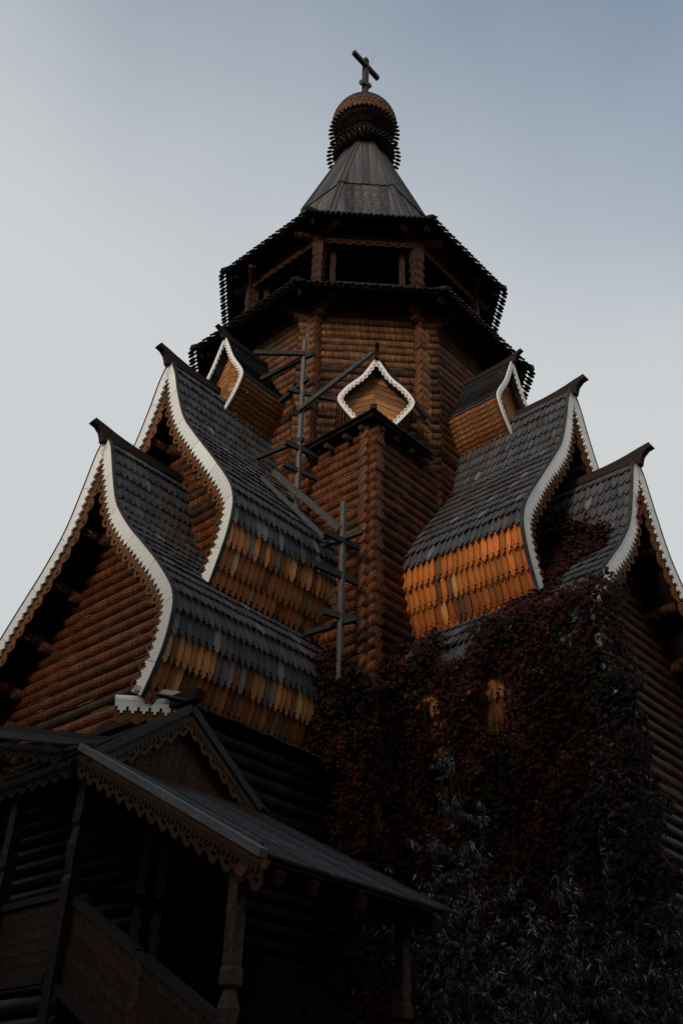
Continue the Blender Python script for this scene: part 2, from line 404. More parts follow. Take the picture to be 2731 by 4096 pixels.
# gable walls of the arms (recessed behind the verge)
def gspan(P, low, wmax, ext=.12):
    def f(z):
        if z > P.p[0][1] - .55: return None
        if z < low: return wmax
        w = P.w(z) - .16
        return w if w > .1 else None
    return f
WS = 2.62
log_wall('gable_log_wall', dL, WU, 10.3, 17.6, gspan(profU, 0, 3), 0, lat=.09, ext=-.02)
log_wall('gable_log_wall', dR, WU, 10.3, 17.6, gspan(profU, 0, 3), 1, lat=.09, ext=-.02)
def lowspan(P):
    g = gspan(P, P.p[-1][1] + .02, WS)
    return g
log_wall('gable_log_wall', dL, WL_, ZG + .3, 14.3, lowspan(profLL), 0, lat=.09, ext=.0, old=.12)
log_wall('gable_log_wall', dR, WL_, ZG + .3, 14.6, lowspan(profLR), 1, lat=.12, ext=.0, old=.12, base=LOG_SHADED)  # right gable logs take a darker base with their shade painted in
# side walls of the lower arms
def side_wall(d, sgn, lat, half, WS=WS, top=7.9):
    mb = MB(); t = tang(d); z = ZG + .3 + (PITCH / 2 if half else 0)
    while z < top:
        mb.log(d * 4.0 + t * (sgn * WS + lat) + UP * z, d * (WL_ + .27) + t * (sgn * WS + lat) + UP * z, RL, shadelog(), shadelog()); z += PITCH
    mb.build('side_log_wall', M_LOG, church)
for d, lat in ((dL, .09), (dR, .12)):
    for sgn in (1, -1): side_wall(d, sgn, lat, sgn > 0)
side_wall(dL, 1, .09, True, 3.12, 7.5)
# interior light blockers: inner lining of the arms and tower
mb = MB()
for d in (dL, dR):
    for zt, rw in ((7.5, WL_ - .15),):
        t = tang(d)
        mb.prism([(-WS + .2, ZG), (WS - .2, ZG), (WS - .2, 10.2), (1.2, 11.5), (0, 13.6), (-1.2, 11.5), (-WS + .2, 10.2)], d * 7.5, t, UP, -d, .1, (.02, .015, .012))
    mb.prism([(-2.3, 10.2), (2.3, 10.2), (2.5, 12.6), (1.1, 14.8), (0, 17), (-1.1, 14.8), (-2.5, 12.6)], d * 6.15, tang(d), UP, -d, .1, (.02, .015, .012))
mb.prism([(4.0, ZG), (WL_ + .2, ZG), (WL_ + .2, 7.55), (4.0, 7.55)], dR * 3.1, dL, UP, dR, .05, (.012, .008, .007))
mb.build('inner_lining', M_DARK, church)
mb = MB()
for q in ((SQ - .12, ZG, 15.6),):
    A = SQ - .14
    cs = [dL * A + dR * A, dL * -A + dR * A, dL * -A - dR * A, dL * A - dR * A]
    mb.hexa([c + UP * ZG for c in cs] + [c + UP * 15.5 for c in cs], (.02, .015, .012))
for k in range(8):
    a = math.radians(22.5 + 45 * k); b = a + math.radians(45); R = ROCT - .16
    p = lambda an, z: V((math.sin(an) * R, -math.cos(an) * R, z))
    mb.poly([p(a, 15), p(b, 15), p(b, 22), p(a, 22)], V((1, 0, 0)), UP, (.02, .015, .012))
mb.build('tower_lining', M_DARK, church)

# bottom fascia of the lower left barrel: white roll, teeth and brown lace
def fascia(d, sgn, P, lat, roof):
    t = tang(d); mb = MB(); ml = MB()
    A = d * 8.82 + t * (2.42 * sgn + .0) + UP * 7.58; B = d * 7.95 + t * (3.1 * sgn) + UP * 7.62
    mb.log(A, B, .1, WHITE, WHITE, n=12, wob=.003); X = (B - A).normalized(); N = UP.cross(X) * -1.0; L = (B - A).length; x = .02; i = 0
    mb.beam(A + UP * .17 - d * .12 + t * .32, B + UP * .15 - d * .1 + t * .12, .1, .09, (.5, .47, .42))
    while x < L:
        h = (.08, .15, .2, .15)[i % 4]; e = (.34, .37, .38, .36, .32, .29)[i % 6]
        mb.prism([(0, 0), (.046, 0), (.046, -h), (0, -h)], A + X * x - UP * .05 + N * .06, X, UP, N, .03, WHITE, grain='x')
        ml.prism([(0, 0), (.046, 0), (.046, -e), (0, -e)], A + X * x - UP * .05 + N * .02, X, UP, N, .03, jit(LACE, .05), grain='x'); i += 1; x += .047
    mb.build('eave_roll', M_WHITE, roof); ml.build('eave_lace', M_LACE, roof)
fascia(dL, 1, profLL, .09, loL)
# plank skirt tucked under the last shingle row
def under_planks(d, sgn, P, lat, roof, rb):
    t = tang(d); mb = MB(); w, z = P.p[-1]; r = RFL - (.7 if sgn > 0 else .15)
    while r > rb:
        ww = rnd(.14, .18); p0 = d * r + t * (sgn * (w + .03) + lat) + UP * (z + .35); p1 = d * r + t * (sgn * (WS + .18) + lat) + UP * (z - .32)
        Y = (p1 - p0).normalized(); L = (p1 - p0).length
        N = d.cross(Y)
        mb.prism([(0, 0), (-ww + .006, 0), (-ww + .006, L), (0, L)], p0, d, Y, N, .02, jit((.13, .06, .03), .3)); r -= ww
    mb.build('soffit_planks', M_PLANK, roof)
under_planks(dL, 1, profLL, .09, loL, 4.2); under_planks(dR, -1, profLR, .12, loR, 4.2)
# small eave roof along the flank of the lower left arm
def flank_eave(d, sgn, lat, z):
    t = tang(d); mb = MB(); r = WL_ + .55
    while r > 3.1:
        ww = rnd(.15, .19)
        p0 = d * r + t * (sgn * (WS - .05) + lat) + UP * (z + .22 + rnd(0, .02)); p1 = d * r + t * (sgn * (WS + .82 + rnd(-.04, .04)) + lat) + UP * (z - .14 + rnd(-.015, .015))
        Y = (p1 - p0).normalized(); L = (p1 - p0).length
        mb.prism([(0, 0), (-ww + .005, 0), (-ww + .005, L - .05), (-ww / 2, L), (0, L - .05)], p0, d, Y, d.cross(Y), .03, jit((.06, .055, .055), .3)); r -= ww
    mb.build('flank_eave', M_SHING, church)
flank_eave(dL, 1, .09, 7.62)

# ------------------------------------------------------------------ small barrel dormers at the tower foot
def dormer(d, P, lat, rf, rb, label):
    t = tang(d); W = lambda r, w, z: d * r + t * (w + lat) + UP * z
    # lengthwise boards of the shell
    mb = MB(); n = int(P.L / .135); bulge = max(range(len(P.p)), key=lambda i: P.p[i][0]); zb = P.p[bulge][1]
    for sgn in (1, -1):
        for i in range(n):
            u0, u1 = P.L * i / n, P.L * (i + 1) / n; a, b = P.at(u0), P.at(u1); na, nb = P.nrm(u0), P.nrm(u1)
            lo = zb - .02 > (a[1] + b[1]) / 2
            lift = .012 if not lo else .0
            oa = 0.0; ob = .03 if not lo else .018
            q = [(a[0] + na[0] * oa, a[1] + na[1] * oa), (b[0] + nb[0] * ob, b[1] + nb[1] * ob), (b[0] - nb[0] * .05, b[1] - nb[1] * .05), (max(a[0] - na[0] * .05, 0), a[1] - na[1] * .05)]
            c = jit((.22, .08, .026), .35, .1) if lo else jit((.055, .053, .055), .35)
            rr = rf - .03 + rnd(-.01, .01)
            F0 = [W(rr, sgn * x, z) for x, z in q]; F1 = [W(rb, sgn * x, z) for x, z in q]
            if sgn < 0: F0, F1 = F0[::-1], F1[::-1]
            mb.hexa(F0 + F1, c)
    o = mb.build('dormer_roof', M_PLANK, church, label)
    # chevron plank front
    mb = MB(); rz = rf - .3; ph = .17
    z = P.p[0][1] + .6
    while z > P.p[-1][1] - .3:
        for sgn in (1, -1):
            # plank falls outward from the centre line, clipped to the profile
            pts = []
            top = []; bot = []
            for i in range(9):
                x = i / 8 * 1.0
                zt = z - x * .42; zbm = zt - ph + .014
                top.append((x, zt)); bot.append((x, zbm))
            def ok(x, zz): return zz < P.p[0][1] - .1 and zz > P.p[-1][1] - .02 and x < P.w(zz) - .02
            xs = [x for (x, zt), (_, zb2) in zip(top, bot) if ok(x, (zt + zb2) / 2)]
            if len(xs) >= 2:
                x0, x1 = xs[0], xs[-1] + .06
                q = [(x0 + .003, z - x0 * .42), (x1, z - x1 * .42), (x1, z - x1 * .42 - ph + .016), (x0 + .004, z - x0 * .42 - ph + .016)]
                q = [(sgn * a, b) for a, b in q]
                if sgn < 0: q = q[::-1]
                mb.prism(q, W(rz + rnd(0, .006), 0, 0), t, UP, d, .025, jit((.34, .145, .05), .5, .08), grain='x')
        z -= ph
    mb.build('plank_front', M_PLANK, o)
    mb = MB(); mb.prism([(w * .98, z) for w, z in P.p[::3]] + [(-w * .98, z) for w, z in P.p[::3]][::-1], W(rz - .03, 0, 0), t, UP, -d, .02, (.05, .03, .02)); mb.build('plank_backing', M_DARK, o)
    mw = MB(); step = .03; k = int(P.L / step)
    for sgn in (1, -1):
        wc = jit(WHITE, .05)
        for i in range(k):
            u0, u1 = i * step, (i + 1) * step; a, b = P.at(u0), P.at(u1); na, nb = P.nrm(u0), P.nrm(u1)
            if i == 0: na = (1, .3)
            wi = .07 + (.0, .03, .05, .05, .03)[i % 5]
            if i % 5 == 4 and i % 2 == 0: pass
            def st(o0, o1):
                q = [(a[0] + na[0] * o0, a[1] + na[1] * o0), (b[0] + nb[0] * o0, b[1] + nb[1] * o0), (b[0] - nb[0] * o1, b[1] - nb[1] * o1), (a[0] - na[0] * o1, a[1] - na[1] * o1)]
                q = [(max(x, .001), z) for x, z in q]
                F0 = [W(rf + .04, sgn * x, z) for x, z in q]; F1 = [W(rf, sgn * x, z) for x, z in q]
                if sgn > 0: F0, F1 = F0[::-1], F1[::-1]
                bb = len(mw.v); mw.v += [tuple(p) for p in F0 + F1]; us = [(u0, o0), (u1, o0), (u1, -o1), (u0, -o1)]
                if sgn > 0: us = us[::-1]
                mw.face([bb + 3, bb + 2, bb + 1, bb], us[::-1], wc); mw.face([bb + 4, bb + 5, bb + 6, bb + 7], us, wc)
                for x in range(4):
                    y = (x + 1) % 4; mw.face([bb + x, bb + y, bb + 4 + y, bb + 4 + x], [us[x], us[y], us[y], us[x]], wc)
            if i % 5 in (2, 3): st(.03, .045); st(-.085, wi)
            else: st(.03, wi)
    mw.build('white_edging', M_WHITE, o)
    ridge_beam(W, P.p[0][1] - .02, rf, rb + .1, o, k=.62, tipr=.36, tipz=.14)
    return o
dormer(dL, Prof(PS), .07, RFS, AP - .1, 'left dormer')
dormer(dR, Prof(PS, -.15), .07, RFS, AP - .1, 'right dormer')
dormer(on(0), Prof(PC), .14, 5.3, AP - .1, 'middle dormer facing the viewer')

# ------------------------------------------------------------------ corner eave over the square body
mb = MB(); E0 = SQ + .52
for d, t in ((dL, dR), (dR, dL)):
    x = E0
    while x > 2.1:
        ww = rnd(.15, .19); xm = x - ww / 2
        top = min(xm, 99); hi = 3.3 if xm > 3.3 else 3.3
        ri = max(3.3, min(xm, E0) if False else 3.3)
        inner = max(3.3, 0) if xm <= 3.3 else xm - .001
        inner = 3.3 if xm <= 3.3 else xm
        out = E0 + rnd(.0, .05)
        zc = lambda rr: 15.75 + (E0 - rr) * .78
        if out - inner > .05:
            # boards run down the slope; those past the hip are cut by it
            p0 = d * inner + t * x + UP * zc(inner); p1 = d * out + t * x + UP * zc(out)
            Y = (p1 - p0).normalized(); L = (p1 - p0).length; N = (-t).cross(Y)
            N = N if N.z > 0 else -N
            mb.prism([(0, 0), (-ww + .005, 0), (-ww + .005, L - .06), (-ww / 2, L), (0, L - .06)], p0, t, Y, N, .035, jit((.05, .046, .045), .3))
        x -= ww
    # deck and edge batten
    mb.prism([(2.1, 0), (E0 - .06, 0), (3.3, 1.55), (2.1, 1.55)], d * (E0 - .06) + UP * (15.72), t, (d * -1.22 + UP * .95).normalized(), (d * .95 + UP * 1.22).normalized() * -1, .05, (.03, .024, .02))
mb.beam(dL * 4.6 + dR * 4.6 + UP * 15.74, dL * 3.35 + dR * 3.35 + UP * 16.72, .14, .1, (.045, .04, .04))
mb.build('corner_eave', M_SHING, church)
mb = MB()
for d, t in ((dL, dR), (dR, dL)):
    for x in (2.3, 2.9, 3.5, 4.0): mb.log(d * 3.6 + t * x + UP * 15.62, d * (E0 - .12) + t * x + UP * 15.55, .07, jit(DARK, .2), n=8)
mb.build('eave_brackets', M_DARK, church)

# ------------------------------------------------------------------ octagonal skirts (scalloped board roofs)
def spade(w, L):
    h = w / 2
    return [(-h, 0), (h, 0), (h, L - .3), (h * .42, L - .265), (h * .42, L - .225), (h * .86, L - .17), (h * .86, L - .09), (h * .4, L - .0), (-h * .4, L - .0), (-h * .86, L - .09), (-h * .86, L - .17), (-h * .42, L - .225), (-h * .42, L - .265), (-h, L - .3)]
def round_tail(w, L):
    h = w / 2
    return [(-h, 0), (h, 0), (h, L - .16), (h * .92, L - .09), (h * .6, L - .03), (0, L), (-h * .6, L - .03), (-h * .92, L - .09), (-h, L - .16)]
def oct_skirt(name, Ro, zo, Ri, zi, bw, tailf, over, col, parent, label=None, th=.03, layers=1):
    ao, ai = Ro * math.cos(math.radians(22.5)), Ri * math.cos(math.radians(22.5)); hwo = Ro * math.sin(math.radians(22.5)); tn = math.tan(math.radians(22.5))
    mb = MB(); sl = (zo - zi) / (ao - ai)
    for k in range(8):
        n = on(k); t = V((math.cos(math.radians(45 * k)), math.sin(math.radians(45 * k)), 0))
        cnt = int(round(2 * hwo / bw)); w = 2 * hwo / cnt
        for i in range(cnt):
            x = -hwo + (i + .5) * w
            r0 = max(ai, (abs(x) - w * .3) / tn)
            if r0 > ao - .02: r0 = ao - .02
            Y = (n + UP * sl).normalized(); L = (ao - r0) / (n.dot(Y)) + over * rnd(.97, 1.04)
            p0 = n * r0 + t * x + UP * (zi + sl * (r0 - ai) + rnd(0, .012) + (.022 if i % 2 else 0))
            Nn = t.cross(Y); Nn = Nn if Nn.z > 0 else -Nn
            mb.prism(tailf(w - .012, L), p0, t, Y, Nn, th, jit(col, .3))
        # boarded deck beneath and hip rafter
        e = ao - .12
        pts = [(-ai * tn, 0), (ai * tn, 0), (e * tn, (e - ai) / n.dot((n + UP * sl).normalized())), (-e * tn, (e - ai) / n.dot((n + UP * sl).normalized()))]
        Y = (n + UP * sl).normalized(); Nn = t.cross(Y); Nn = Nn if Nn.z > 0 else -Nn
        mb.prism(pts, n * ai + UP * (zi - .05), t, Y, -Nn, .03, DARK)
        a = math.radians(22.5 + 45 * k); v = V((math.sin(a), -math.cos(a), 0))
        mb.beam(v * Ri + UP * (zi + .02), v * (Ro + .1) + UP * (zo + .02), .2, .07, jit(col, .2))
        mb.beam(v * (Ri * .9) + UP * (zi - .14), v * (Ro - .25) + UP * (zo - .16), .14, .16, jit((.05, .03, .02), .2))
    return mb.build(name, M_SHING, parent, label)
SKC = (.045, .04, .04)
oct_skirt('tower_skirt', 5.46, 21.26, 3.95, 22.5, .168, spade, .2, SKC, church, 'lower scalloped skirt roof below the bell chamber')
tent = oct_skirt('tent_eave', 4.87, 24.86, 3.2, 26.45, .165, spade, .2, SKC, church, 'upper scalloped eave of the tent roof')
# flared log brackets under the lower skirt at each corner
for k in range(8):
    mb = MB()
    for j, ds in enumerate((.62, .9, 1.15)):
        z = 21.25 + j * PITCH * .9 - .2
        for kk in (k, k + 1):
            n = on(kk); t = V((math.cos(math.radians(45 * kk)), math.sin(math.radians(45 * kk)), 0)); s = 1 if kk == k else -1
            mb.log(n * AP + t * (s * (HW - .3)) + UP * z, n * AP + t * (s * (HW + ds * .8)) + UP * z, RL, jit((.12, .05, .022), .2), jit(LOG_END, .2))
    mb.build('bracket_logs', M_LOG, church)

# ------------------------------------------------------------------ bell chamber
bell = MB()
for k in range(8):   # parapet boards and floor rim
    n = on(k); t = V((math.cos(math.radians(45 * k)), math.sin(math.radians(45 * k)), 0))
    bell.prism([(-1.5, 0), (1.5, 0), (1.5, 1.0), (-1.5, 1.0)], n * 3.3 + UP * 22.2, t, UP, n, .05, (.05, .03, .02))
chamber = bell.build('bell_chamber', M_DARK, church, 'open octagonal bell chamber with carved posts')
RP = 3.85
for k in range(8):
    a = math.radians(22.5 + 45 * k); v = V((math.sin(a), -math.cos(a), 0)); tv = V((v.y, -v.x, 0))
    mb = MB(); h = 22.1; segs = [(22.1, .15), (22.75, .15), (22.8, .115), (22.86, .115), (22.95, .17), (23.15, .12), (23.2, .12), (23.3, .17), (23.5, .12), (23.55, .12), (23.65, .17), (23.85, .13), (23.9, .13), (23.95, .16), (24.75, .16)]
    prev = None; c = jit((.055, .025, .014), .15)
    for z, w in segs:
        w *= 1.05
        ring = [v * RP + v * (w * i) + tv * (w * j) + UP * z for i, j in ((-1, -1), (1, -1), (1, 1), (-1, 1))]
        if prev: mb.hexa(prev + ring, c)
        prev = ring
    for s in (1, -1):
        p = v * (RP - .38) + tv * (.3 * s); mb.beam(p + UP * 22.2, p + UP * 24.9, .17, .17, jit((.035, .018, .012), .2))
    mb.build('carved_post', M_PLANK, chamber)
    n = on(k); t = V((math.cos(math.radians(45 * k)), math.sin(math.radians(45 * k)), 0)); ap = RP * math.cos(math.radians(22.5)); hw = RP * math.sin(math.radians(22.5))
    mb = MB(); x = -hw + .12; i = 0
    while x < hw - .12:   # pierced valance
        ph = i % 6; e = (.2, .23, .25, .25, .23, .2)[ph]
        c = (.13, .05, .018)
        if ph in (2, 3):
            mb.prism([(x, 0), (x + .05, 0), (x + .05, -.11), (x, -.11)], n * (ap + .1) + UP * 24.7, t, UP, n, .03, jit(c, .04), grain='x')
            mb.prism([(x, -.17), (x + .05, -.17), (x + .05, -e), (x, -e)], n * (ap + .1) + UP * 24.7, t, UP, n, .03, jit(c, .04), grain='x')
        else: mb.prism([(x, 0), (x + .05, 0), (x + .05, -e), (x, -e)], n * (ap + .1) + UP * 24.7, t, UP, n, .03, jit(c, .04), grain='x')
        x += .05; i += 1
    mb.build('valance', M_LACE, chamber)
    mb = MB(); mb.log(n * (ap + .02) + t * (-hw - .8) + UP * (24.84 + .1 * (k % 2)), n * (ap + .02) + t * (hw + .8) + UP * (24.84 + .1 * (k % 2)), .14, jit((.11, .042, .018), .2), jit(LOG_END, .2)); mb.build('plate_log', M_LOG, chamber)
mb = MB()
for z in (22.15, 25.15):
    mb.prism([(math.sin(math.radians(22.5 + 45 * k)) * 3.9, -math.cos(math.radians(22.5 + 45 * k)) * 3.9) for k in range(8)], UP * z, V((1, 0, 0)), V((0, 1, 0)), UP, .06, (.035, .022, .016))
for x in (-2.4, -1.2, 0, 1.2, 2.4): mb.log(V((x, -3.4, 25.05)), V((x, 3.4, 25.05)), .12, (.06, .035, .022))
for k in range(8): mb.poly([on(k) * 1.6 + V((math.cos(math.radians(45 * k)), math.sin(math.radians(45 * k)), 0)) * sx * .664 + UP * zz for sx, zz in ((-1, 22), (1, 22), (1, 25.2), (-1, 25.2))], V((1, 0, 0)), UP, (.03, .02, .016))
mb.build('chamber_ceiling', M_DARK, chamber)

# ------------------------------------------------------------------ tent roof
def tent_tier(mb, R0, z0, R1, z1, bw, seed, tails):
    tn = math.tan(math.radians(22.5)); c8 = math.cos(math.radians(22.5)); a0, a1 = R0 * c8, R1 * c8
    for k in range(8):
        n = on(k); t = V((math.cos(math.radians(45 * k)), math.sin(math.radians(45 * k)), 0))
        Y = (n * (a1 - a0) + UP * (z1 - z0)); H = Y.length; Y.normalize(); N = t.cross(Y); N = N if N.dot(n) > 0 else -N
        hw0, hw1 = a0 * tn, a1 * tn; slope = (hw0 - hw1) / H
        cnt = max(3, int(round(2 * (hw0 - .2) / bw))); w = 2 * (hw0 - .0) / cnt
        for i in range(cnt):
            xa, xb = -hw0 + i * w + .006, -hw0 + (i + 1) * w - .006
            ytop = lambda x: H if abs(x) <= hw1 else max(0, (hw0 - abs(x)) / slope)
            ya, yb = ytop(xa), ytop(xb)
            tail = .07 if tails else 0
            xm = (xa + xb) / 2
            q = [(xa, 0.0), (xa + w * .2, -tail * .8), (xm, -tail), (xb - w * .2, -tail * .8), (xb, 0.0)] if tails else [(xa, -.1), (xb, -.1)]
            if yb > .02: q.append((xb, yb))
            if xa < -hw1 < xb: q.append((-hw1, H))
            if xa < hw1 < xb: q.append((hw1, H))
            if ya > .02: q.append((xa, ya))
            # order top points from right to left
            nb = 5 if tails else 2
            top = sorted(q[nb:], key=lambda p: -p[0]); q = q[:nb] + top
            g = random.random(); c = jit((.075, .07, .069), .5, .03)
            if g < .2: c = jit((.12, .10, .085), .25)
            mb.prism(q, n * a0 + UP * z0 + N * (rnd(0, .01)), t, Y, N, .03, c)
        # hip boards on both sides
        for s in (1, -1):
            mb.prism([(s * hw0, 0), (s * hw1, H), (s * (hw1 - .1), H), (s * (hw0 - .13), 0)] if s > 0 else [(s * (hw0 - .13), 0), (s * (hw1 - .1), H), (s * hw1, H), (s * hw0, 0)], n * a0 + UP * z0 + N * .045, t, Y, N, .022, jit((.085, .08, .08), .25))
        mb.prism([(-hw0, 0), (hw0, 0), (hw1, H), (-hw1, H)], n * a0 + UP * z0 - N * .03, t, Y, N, .02, DARK)
mb = MB()
tent_tier(mb, 3.42, 26.0, 2.24, 29.5, .24, 1, False)
tent_tier(mb, 2.36, 29.3, .72, 33.75, .205, 2, True)
mb.build('tent_roof', M_SHING, church, 'grey boarded tent roof in two tiers')

# ------------------------------------------------------------------ dome, neck and cross
def revolve(mb, prof, n, col):
    b = len(mb.v)
    for r, z in prof:
        for j in range(n):
            a = 6.28319 * j / n; mb.v.append((r * math.sin(a), -r * math.cos(a), z))
    for i in range(len(prof) - 1):
        for j in range(n):
            q = (j + 1) % n; mb.face([b + i * n + j, b + i * n + q, b + (i + 1) * n + q, b + (i + 1) * n + j], [(0, 0), (.1, 0), (.1, .1), (0, .1)], col, True)
def scales(mb, prof, rows, n, colf, over=1.6):
    ss = [0]
    for a, b in zip(prof, prof[1:]): ss.append(ss[-1] + math.hypot(b[0] - a[0], b[1] - a[1]))
    def at(u):
        u = min(max(u, 0), ss[-1] - 1e-6); i = 0
        while ss[i + 1] < u: i += 1
        k = (u - ss[i]) / (ss[i + 1] - ss[i]); return (prof[i][0] + (prof[i + 1][0] - prof[i][0]) * k, prof[i][1] + (prof[i + 1][1] - prof[i][1]) * k)
    h = ss[-1] / rows
    for i in range(rows):
        u0, u1 = i * h, min((i + over) * h, ss[-1]); (r0, z0), (r1, z1) = at(u0), at(u1)
        for j in range(n):
            a = 6.28319 * (j + (.5 if i % 2 else 0)) / n; nd = V((math.sin(a), -math.cos(a), 0)); t = V((math.cos(a), math.sin(a), 0))
            p0 = nd * (r0 + .005) + UP * z0; p1 = nd * (r1 + .035) + UP * z1; Y = (p1 - p0); L = Y.length; Y.normalize(); N = t.cross(Y)
            if N.dot(nd + UP * .0) < 0 and abs(N.dot(nd)) > .1: N = -N
            w0 = 6.28319 * r0 / n * .96; w1 = 6.28319 * (r0 + (r1 - r0) * .65) / n * .96
            mb.prism([(-w0 / 2, 0), (w0 / 2, 0), (w1 / 2, L * .62), (w1 * .3, L * .82), (0, L), (-w1 * .3, L * .82), (-w1 / 2, L * .62)], p0, t, Y, N, .014, colf(i / rows))
def ringfringe(mb, r, z, drop, n, Lg, col):
    for j in range(n):
        a = 6.28319 * j / n; nd = V((math.sin(a), -math.cos(a), 0)); t = V((math.cos(a), math.sin(a), 0))
        Y = (nd + UP * -drop).normalized(); w = 6.28319 * r / n * .93; N = t.cross(Y)
        mb.prism(spade(w, Lg), nd * (r - .05) + UP * z, t, Y, N, .02, jit(col, .2))
onion = [(.05, 37.75), (.11, 37.5), (.24, 37.22), (.52, 36.93), (.86, 36.62), (1.1, 36.27), (1.23, 35.92), (1.26, 35.68), (1.22, 35.42), (1.15, 35.28)]
mb = MB(); revolve(mb, [(r * .985, z) for r, z in onion] + [(.62, 35.2), (.6, 34.7)], 32, DARK)
dome = mb.build('onion_dome', M_DARK, church, 'small bulbous dome covered in wooden scales')
mb = MB(); scales(mb, onion, 17, 44, lambda k: jit((.075, .062, .055) if k < .76 + rnd(-.06, .06) else (.15, .066, .026), .3, .06)); mb.build('dome_scales', M_PLANK, dome)
mb = MB(); ringfringe(mb, 1.17, 35.24, .35, 46, .31, SKC); mb.build('dome_fringe', M_SHING, dome); mb = MB(); ringfringe(mb, 1.22, 33.78, .45, 48, .3, SKC); mb.build('collar_fringe', M_SHING, dome)
neck = [(.58, 34.75), (.6, 34.45), (.72, 34.15), (.95, 33.92), (1.2, 33.8)]
mb = MB(); revolve(mb, [(r * .97, z) for r, z in neck] + [(.6, 33.74)], 28, DARK); mb.build('neck_collar', M_DARK, dome)
mb = MB(); scales(mb, neck, 6, 30, lambda k: jit((.25, .12, .045), .3)); mb.build('collar_scales', M_PLANK, dome)
mb = MB()
cd = V((S, S, 0))
mb.beam(V((0, 0, 37.5)), V((0, 0, 40.05)), .2, .2, jit((.055, .052, .052), .1), up=cd); cross = mb.build('cross', M_GREY, dome, 'weathered wooden cross on the dome')
mb = MB(); mb.beam(V((0, 0, 40.05)), V((0, 0, 40.12)), .14, .14, (.05, .047, .045), up=cd); mb.beam(V((0, 0, 40.12)), V((0, 0, 40.36)), .22, .22, (.05, .047, .045), up=cd, taper=.75); mb.build('cross_cap', M_GREY, cross)
f = V((S, -S, 0)) * 0
mb = MB(); mb.beam(V((0, -.1, 39.72)) - cd * .79, V((0, -.1, 39.72)) + cd * .79, .17, .2, (.05, .047, .047)); mb.build('crossbar', M_GREY, cross)
mb = MB(); mb.beam(V((0, -.08, 38.42)) + V((-S, -S, -.55)) * .27, V((0, -.08, 38.42)) + V((S, S, .55)) * .27, .2, .16, (.085, .08, .08)); mb.build('footrest', M_GREY, cross)
mb = MB(); mb.tube([V((.13, 0, 39.3)), V((.2, 0, 39.9)), V((.42, .02, 40.9))], .007, .004, (.1, .1, .1), n=5); mb.build('lightning_rod', M_METAL, cross)

# ------------------------------------------------------------------ scaffold poles standing against the roofs
def pole_thing(label, a, b, w, rungs, braces=()):
    o = thing('scaffold_pole', b, label, 'scaffold pole', 'scaffold poles left on the roof')
    mb = MB(); n = 5; a = V(a); b = V(b)
    mb.beam(b, a, w, w, jit((.13, .125, .12), .1), up=V((.8, -.6, 0))); mb.build('upright', M_GREY, o)
    for p, q, h in rungs:
        mb = MB(); mb.beam(p, q, .085, h, jit((.042, .04, .039), .25)); mb.build('crossbar', M_GREY, o)
    for p, q, h in braces:
        mb = MB(); mb.beam(p, q, .09, h, jit((.07, .068, .066), .15)); mb.build('brace_plank', M_GREY, o)
    return o
pole_thing('taller grey wooden scaffold pole with crossbars by the left dormer', (-1.72, -4.9, 19.2), (-1.66, -4.9, 13.4), .1, [
    ((-3.02, -4.84, 18.72), (-1.70, -4.96, 18.68), .13), ((-2.84, -3.95, 18.6), (-1.5, -5.06, 18.6), .13), ((-2.29, -4.06, 17.76), (-1.57, -5.07, 17.73), .12),
    ((-2.08, -4.98, 17.4), (-.84, -4.67, 17.4), .1), ((-2.79, -4.08, 15.84), (-1.6, -4.98, 15.84), .12), ((-2.03, -5.14, 15.6), (-1.19, -4.58, 15.6), .14),
    ((-2.04, -5.14, 14.93), (-1.19, -4.58, 14.93), .12)], [((-1.80, -4.98, 16.72), (.02, -5.42, 18.42), .11)])
pole_thing('shorter grey wooden scaffold pole beside the log corner above the creeper', (-.63, -6.3, 13.12), (-.6, -6.3, 8.9), .1, [
    ((-1.21, -6.74, 11.26), (-.27, -6.05, 11.26), .15), ((-1.06, -5.94, 12.19), (-.22, -6.6, 12.19), .1), ((-.98, -6.49, 10.31), (-.26, -6.13, 10.31), .14),
    ((-1.31, -5.72, 10.17), (-.29, -6.52, 10.17), .1), ((-1.03, -6.63, 12.11), (-.26, -6.05, 12.11), .12)], [((-2.25, -5.22, 14.62), (-.68, -6.3, 12.42), .15), ((-2.5, -5.4, 14.3), (-1.0, -6.35, 12.15), .1)])
# hip board of the middle dormer
mb = MB(); mb.beam(V((.2, -5.2, 18.36)), V((1.55, -4.35, 17.25)), .1, .14, DARK); mb.build('hip_board', M_DARK, church)

# ------------------------------------------------------------------ covered porch with its stair roof; shade painted into most timber colours
# porch frame: T runs along dR (towards the right front), R runs along dL (away from the wall), heights are world z
PX = lambda t, r, z: dR * t + dL * r + UP * z
porch = thing('covered_porch', PX(3.4, 8.5, ZG), 'dark timber porch with pierced eaves and a roofed stair', 'porch')
GT, RA, RD, ZB, ZR, RC = 3.4, 9.8, 6.2, 6.12, 7.30, 8.05
def board_plane(mb, p00, p01, p10, p11, bw, col, th=.03, along=True, tails=.0, k=.3):
    """boards running from edge p00-p01 (top) to p10-p11 (bottom)"""
    n = max(1, int((p01 - p00).length / bw)); N = (p10 - p00).cross(p01 - p00).normalized()
    if N.z < 0: N = -N
    for i in range(n):
        a, b = i / n + .003, (i + 1) / n - .003
        A, B, Cc, D = p00.lerp(p01, a), p00.lerp(p01, b), p10.lerp(p11, b), p10.lerp(p11, a)
        o = N * rnd(0, .012); mb.hexa([A + o, B + o, B + o + N * th, A + o + N * th] + [D + o, Cc + o, Cc + o + N * th, D + o + N * th], jit(col, k))
